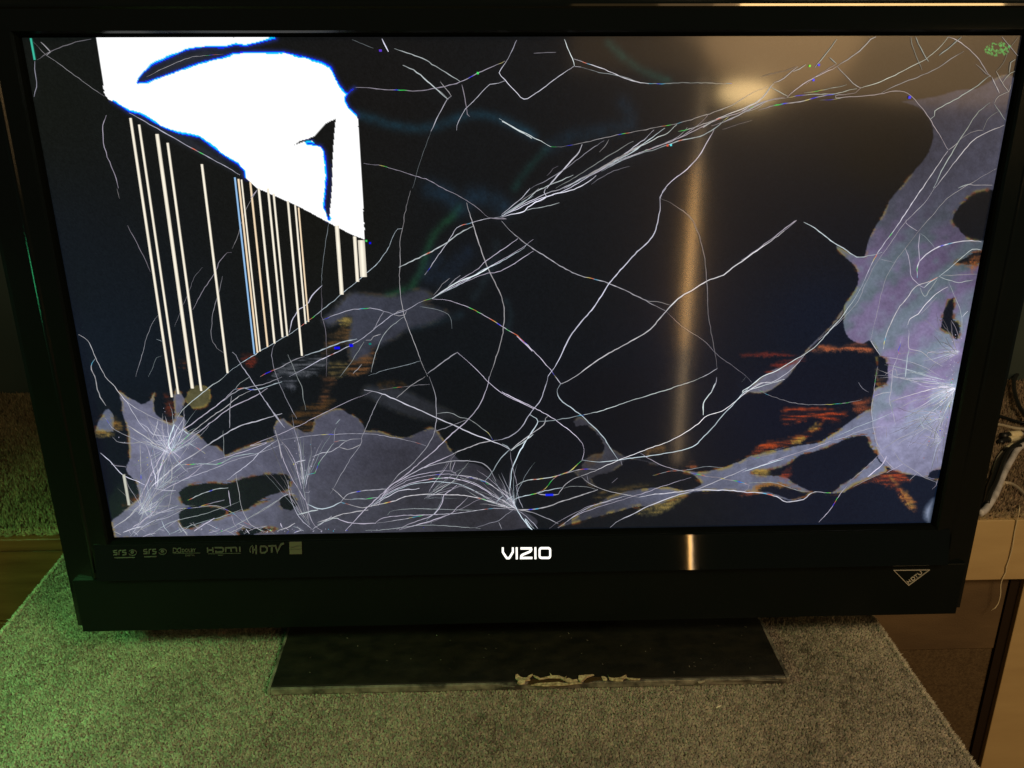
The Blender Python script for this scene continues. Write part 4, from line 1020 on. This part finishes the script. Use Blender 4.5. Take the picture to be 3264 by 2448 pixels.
# the stand
neck=box('stand_neck',(-.12,.045,-.152),(.12,.085,-.06),M['satin'],tv,.004)
box('stand_base',(-.2885,-.0740,-.1585),(.2885,.165,-.1500),M['base'],tv,.0012,2)
def rim(name,lo,hi,lab):
    o=box(name,lo,hi,M['rim'],tv,.0008,2); o['label']=lab
rim('stand_rim',(-.2925,-.0775,-.1587),(-.2887,.166,-.1512),'clear left edge strip of the base')
rim('stand_rim',(.2887,-.0775,-.1587),(.2930,.166,-.1508),'clear right edge strip of the base')
rim('stand_rim',(-.2884,-.0782,-.1583),(.2884,-.0742,-.1506),'scuffed front edge strip of the base')
# torn curls of protective film along the front edge
def flake(name,outline,mt,lift,z0=-.1499,th=.0004,seed=1):
    r=random.Random(seed); P=[]
    for w_ in outline.split():
        x,y=w_.split(','); P.append(at(1600+float(x)*.452,2050+float(y)*.452,2,-.1498))
    c=sum(P)/len(P); bm=bmesh.new(); top=[];bot=[]
    for i,p in enumerate(P):
        h=r.uniform(0,lift); top.append(bm.verts.new((p[0],p[1],z0+th+h))); bot.append(bm.verts.new((p[0],p[1],z0)))
    ct=bm.verts.new((c[0],c[1],z0+th+lift*.5)); n=len(P)
    f=bm.faces.new(top); bm.verts.remove(ct); bmesh.ops.triangulate(bm,faces=[f])
    for i in range(n): bm.faces.new((top[i],top[(i+1)%n],bot[(i+1)%n],bot[i]))
    return from_bm(name,bm,mt,tv)
for k,(nm,o_,mt,lf) in enumerate([
 ('film_flake','95,235 110,228 130,243 150,248 175,250 190,234 216,228 205,241 190,256 200,266 165,272 160,290 125,296 108,286 120,270 95,255','film',.0022),
 ('film_flake','216,228 250,240 270,253 320,239 343,234 338,214 352,232 400,234 440,244 456,232 452,256 440,268 410,250 330,250 265,262 232,244','film',.0010),
 ('film_flake','540,240 580,235 640,222 652,229 600,246 575,270 555,280 538,262','film',.0018),
 ('film_flake','745,222 752,244 790,250 840,245 874,228 882,246 860,256 850,271 790,270 758,262','film',.0012),
 ('film_flake','200,299 250,285 400,276 440,286 540,276 566,286 450,301 300,306','film',.0003),
 ('film_flake','870,246 910,250 976,254 970,263 900,263','film',.0006),
 ('film_flake','440,262 470,250 500,262 530,256 536,272 480,278 450,276','film',.0008),
 ('film_flake','700,238 722,236 742,252 740,268 712,264','film',.0006),
 ('chipboard_tear','180,292 192,268 216,254 300,262 400,250 446,264 430,276 300,284 230,296','hole',.0),
 ('chipboard_tear','578,280 600,250 640,240 706,240 708,262 650,264 610,278','hole',.0),
 ('chipboard_tear','780,262 830,254 856,258 848,266 800,268','hole',.0)]):
    flake(nm,o_,M[mt],lf,z0=-.1499+(0 if mt=='hole' else .0003),seed=k)
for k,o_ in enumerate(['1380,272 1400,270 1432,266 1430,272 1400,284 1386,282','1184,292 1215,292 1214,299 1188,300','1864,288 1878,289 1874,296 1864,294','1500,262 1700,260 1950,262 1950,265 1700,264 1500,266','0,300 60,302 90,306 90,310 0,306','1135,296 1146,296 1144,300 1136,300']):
    flake('edge_glint',o_,M['glint'] if k<3 else M['rim'],.0003,z0=-.1500,th=.0006,seed=20+k)  # light glints along the base's front edge, painted as thin pale flakes
# lint specks lying on the base: separate small things too small to split further
V=[];F=[]
for _ in range(46):
    x=rng.uniform(-.27,.27); y=rng.uniform(-.068,.03); a=rng.uniform(0,3.14); l=rng.uniform(.0004,.0016); ww=rng.uniform(.0002,.0004); k=len(V)
    for s,t in ((-1,-1),(1,-1),(1,1),(-1,1)): V.append((x+math.cos(a)*l*s-math.sin(a)*ww*t,y+math.sin(a)*l*s+math.cos(a)*ww*t,-.1497+.0002*(s>0)))
    F.append((k,k+1,k+2,k+3))
mesh('dust_specks',V,F,M['rim'],tv)['kind']='stuff'

# ---------------------------------------------------------------- carpeted platform, ledge, wall, floor
ZP=-.1605
def tufts(name,pos,nrm,h,rad,tone,parent,lean=.5):
    n=len(pos); nrm=np.asarray(nrm,float); nrm=np.repeat(nrm[None],n,0) if nrm.ndim==1 else nrm
    t=np.cross(nrm,[.3,.5,.8]); t/=np.linalg.norm(t,axis=1)[:,None]; b=np.cross(nrm,t)
    a0=rng.random(n)*6.28; V=np.zeros((n,4,3)); R=rad*(.7+.6*rng.random(n))
    for k in range(3):
        a=a0+k*2.094; V[:,k]=pos+(t*np.cos(a)[:,None]+b*np.sin(a)[:,None])*R[:,None]
    V[:,3]=pos+nrm*(h*(.6+.7*rng.random(n)))[:,None]+(t*rng.normal(size=(n,1))+b*rng.normal(size=(n,1)))*rad*lean
    i=np.arange(n)*4; F=np.concatenate([np.c_[i,i+1,i+3],np.c_[i+1,i+2,i+3],np.c_[i+2,i,i+3]])
    c=np.repeat(tone[:,None],4,1); c[:,:3]*=.78  # roots darkened: shade between tufts put into the colour
    o=mesh(name,V.reshape(-1,3),F,M['pile'],parent,c.reshape(-1,3)); o['kind']='stuff'; return o
def blotch(x,y,s,seed):
    r=np.random.default_rng(seed); v=0
    for k in range(9):
        a=r.random()*6.28; f=s*(.5+r.random()*1.8); v=v+np.sin((x*math.cos(a)+y*math.sin(a))*f+r.random()*6.28)
    return v/3
def grid(x0,x1,y0,y1,st):
    xs=np.arange(x0,x1,st); ys=np.arange(y0,y1,st); gx,gy=np.meshgrid(xs,ys); gx=gx.ravel()+rng.uniform(-.5,.5,gx.size)*st; gy=gy.ravel()+rng.uniform(-.5,.5,gy.size)*st
    return gx,gy
def tone(x,y,base,seed,amp=.13):
    n=len(x); cells=rng.random((257,263)); wx=x/.0042+.6*np.sin(y*900); wy=y/.0042+.6*np.sin(x*850); cell=cells[np.floor(wx).astype(int)%257,np.floor(wy).astype(int)%263]
    k=.50+.35*rng.random(n)+.55*cell+amp*blotch(x,y,26,seed)+.06*blotch(x,y,120,seed+1); k=np.clip(k,.15,2.2)
    tint=1+(rng.random((n,3))-.5)*.10
    return np.array(base)[None]*k[:,None]*tint
XL,XR=-.645,.4375
plat=empty('carpeted_platform',(-.1,-.1,-.42),'low platform covered in worn grey-brown carpet under the television','platform')
box('platform_box',(XL+.002,-.46,-.70),(XR-.002,.282,ZP),M['backing'],plat,.004)
gx,gy=grid(XL,XR,-.458,.285,.0020)
base=(.325,.29,.222)
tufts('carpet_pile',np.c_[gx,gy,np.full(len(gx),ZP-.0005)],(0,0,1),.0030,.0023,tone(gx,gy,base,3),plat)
# pile rolling over the two side edges
for sx,xx,lb in ((-1,XL,'left'),(1,XR,'right')):
    ys=rng.uniform(-.458,.285,6200); an=rng.random(6200)*1.5; pos=np.c_[xx+sx*(np.sin(an)*.003-.001),ys,ZP-.002-(1-np.cos(an))*.006]
    nr=np.c_[sx*np.sin(an),np.zeros_like(an),np.cos(an)+.2]; nr/=np.linalg.norm(nr,axis=1)[:,None]
    tufts('carpet_edge',pos,nr,.0055,.0021,tone(pos[:,0],ys,(.41,.37,.28),5),plat,.9)
# ledge behind, one step deep, carpet on top, boards in front
YL=.292
led=empty('carpeted_ledge',(0,.55,-.42),'wide carpeted ledge with a wooden front running behind the television','ledge')
box('ledge_box',(-1.7,YL+.012,-.70),(1.5,.86,ZP),M['backing'],led)
for x0,x1,sd in ((-1.25,-.52,7),(.50,1.12,9)):
    gx,gy=grid(x0,x1,YL+.006,.86,.0032); gz=ZP+.0035*blotch(gx,gy,60,sd)*.3
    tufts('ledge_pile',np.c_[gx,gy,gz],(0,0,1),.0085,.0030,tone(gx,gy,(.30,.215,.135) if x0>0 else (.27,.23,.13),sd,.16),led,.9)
    xs=rng.uniform(x0,x1,2600); an=rng.random(2600)*1.4
    pos=np.c_[xs,YL+.008-np.sin(an)*.004,ZP-.002-(1-np.cos(an))*.006]; nr=np.c_[np.zeros_like(an),-np.sin(an),np.cos(an)]
    tufts('ledge_edge',pos,nr,.008,.0030,tone(xs,pos[:,1],(.30,.23,.14),11),led,.9)
def vx(x,y,Y): return at(x,y,1,Y)
# right hand boards
Yf=YL-.006
zt=ZP-.004; zb=vx(3190,1848,Yf)[2]
box('fascia_board',(.44,Yf,zb),(1.5,YL+.010,zt),M['tan'],led,.0012)
xg0=vx(3205,1900,Yf+.014)[0]; xg1=vx(3262,1880,Yf)[0]
o=box('front_panel',(.44,Yf+.014,-.412),(xg0,YL+.011,zb-.0005),M['brown'],led,.001); o['label']='brown recessed panel right of the platform'
o=box('front_panel',(xg1,Yf+.001,-.70),(1.5,YL+.0105,zb-.0008),M['tan'],led,.0012); o['label']='pale tan panel at the far right'
box('gap_shade_strip',(xg0+.0005,YL+.004,-.70),(xg1-.0005,YL+.0112,zb-.001),M['dark'],led)  # dark strip put in as the gap's shade
# left hand boards
z1=vx(0,1755,Yf)[2]; z2=vx(0,1980,Yf)[2]
o=box('nosing_strip',(-1.7,Yf-.004,z1),(-.30,YL+.010,zt),M['wood'],led,.002); o['label']='worn rounded nosing strip'
o=box('fascia_board',(-1.7,Yf,z2),(-.30,YL+.0095,z1-.0012),M['wood'],led,.0015); o['label']='red-brown fascia board left of the platform'
box('skirting_board',(-1.7,Yf-.002,-.70),(-.30,YL+.0092,z2-.0014),M['wood'],led,.0015)
# wall and floor
o=box('wall',(-3,.861,-.61),(3,.95,2.4),M['wall']); tag(o,'dark bare wall behind the television','wall')
o=mesh('floor',[(-3,-2.5,-.70),(3,-2.5,-.70),(3,.86,-.70),(-3,.86,-.70)],[(0,1,2,3)],M['backing']); o['kind']='structure'
o=box('kick_panel',(.44,Yf+.016,-.70),(xg0,YL+.0108,-.4125),M['kick'],led,.001); o['label']='darker rough lower panel right of the platform'

# ---------------------------------------------------------------- cables on the ledge, right of the television
ZC=ZP+.010
def cp(l,z=ZC): return [at(2964+x/2.0733,1150+y/2.0733,2,z if not isinstance(z,(list,tuple)) else z[i]) for i,(x,y) in enumerate(l)]
def cable(name,l,r,mt,label,z=ZC,group=None):
    o=tube(name,cp(l,z),r,mt); tag(o,label,'cable',group); return o
cable('cable',[(700,480),(640,380),(600,320),(572,255),(556,180),(560,120),(600,60)],.0042,M['cblack'],'thick black cable looping down past the edge of the screen frame',ZC+.006)
cable('cable',[(400,350),(500,378),(560,398),(640,412),(720,400)],.0030,M['cblack'],'thin black cable lying straight across the ledge carpet')
cable('cable',[(420,415),(500,432),(560,446),(640,452),(720,440)],.0032,M['ctan'],'pale tan cable just behind the two cream plugs',ZC-.002)
cable('cable',[(690,540),(622,556),(574,592),(540,650),(500,722),(465,800),(440,868),(405,930),(366,985),(330,1010)],.0052,M['cgrey'],'pale grey cable curving down over the ledge edge',ZC+.004)
cable('cable',[(640,520),(570,560),(530,592),(480,650),(455,700),(425,780),(400,850),(385,920),(370,960)],.0060,M['cblack'],'black cable bundled beside the pale grey cable',ZC)
cable('cable',[(600,560),(540,580),(500,640),(470,720),(440,800),(405,870),(380,940)],.0030,M['cblack'],'thin black cable between the grey cable and the television',ZC+.009)
cable('cable',[(455,845),(490,806),(530,812),(575,838),(622,882),(680,950)],.0034,M['ctan'],'pale tan cable branching right from under the grey cable',ZC-.003)
cable('cable',[(415,740),(432,690),(450,640),(480,600)],.0022,M['ctan'],'short thin pale cable seen beside the television edge',ZC-.002)
# connectors
def plug(a,b,c,r,label,z):
    pa,pb,pc=[at(2964+p[0]/2.0733,1150+p[1]/2.0733,2,z) for p in (a,b,c)]
    e=empty('cable_plug',tuple(pa),label,'plug')
    tube('plug_body',[pa,pa+(pb-pa)*.5,pb],r*.86,M['cblack'],e,12); tube('plug_collar',[pb,pb+(pc-pb)*.5,pc],r,M['cream'],e,14,.004)
    tube('plug_tip',[pc,pc+(pc-pb)*.25],r*.45,M['cgrey'],e,10)
plug((470,498),(525,492),(594,484),.0072,'cream and black plug on the ledge, the upper one',ZC+.004)
plug((455,540),(522,522),(580,508),.0066,'cream and black plug on the ledge, below the upper one',ZC-.001)
plug((500,600),(512,582),(545,556),.0050,'small white-tipped plug below the two cream plugs',ZC)
# hanging thread
y=Yf-.0015
P=[np.array(vx(2964+a/2.0733,1150+b/2.0733,y-.001*(i%2))) for i,(a,b) in enumerate([(592,975),(580,1040),(560,1130),(545,1230),(520,1320),(506,1362),(500,1400),(480,1440),(468,1480),(466,1545),(450,1605),(432,1632),(404,1650)])]
P=[np.array(at(2964+588/2.0733,1150+950/2.0733,2,ZP+.006))]+P
tag(tube('loose_thread',P,.00085,M['thread'],None,6,.004),'pale frayed thread hanging down over the tan board','thread')
V=[];F=[]
tag(tube('loose_thread',[np.array(at(x,y_,2,ZP+.0065)) for x,y_ in ((2283,2256),(2290,2252),(2298,2249))],.0008,M['lint'],None,6,.002),'tiny white thread lying on the carpet in front of the base','thread')
bpy.context.view_layer.update()
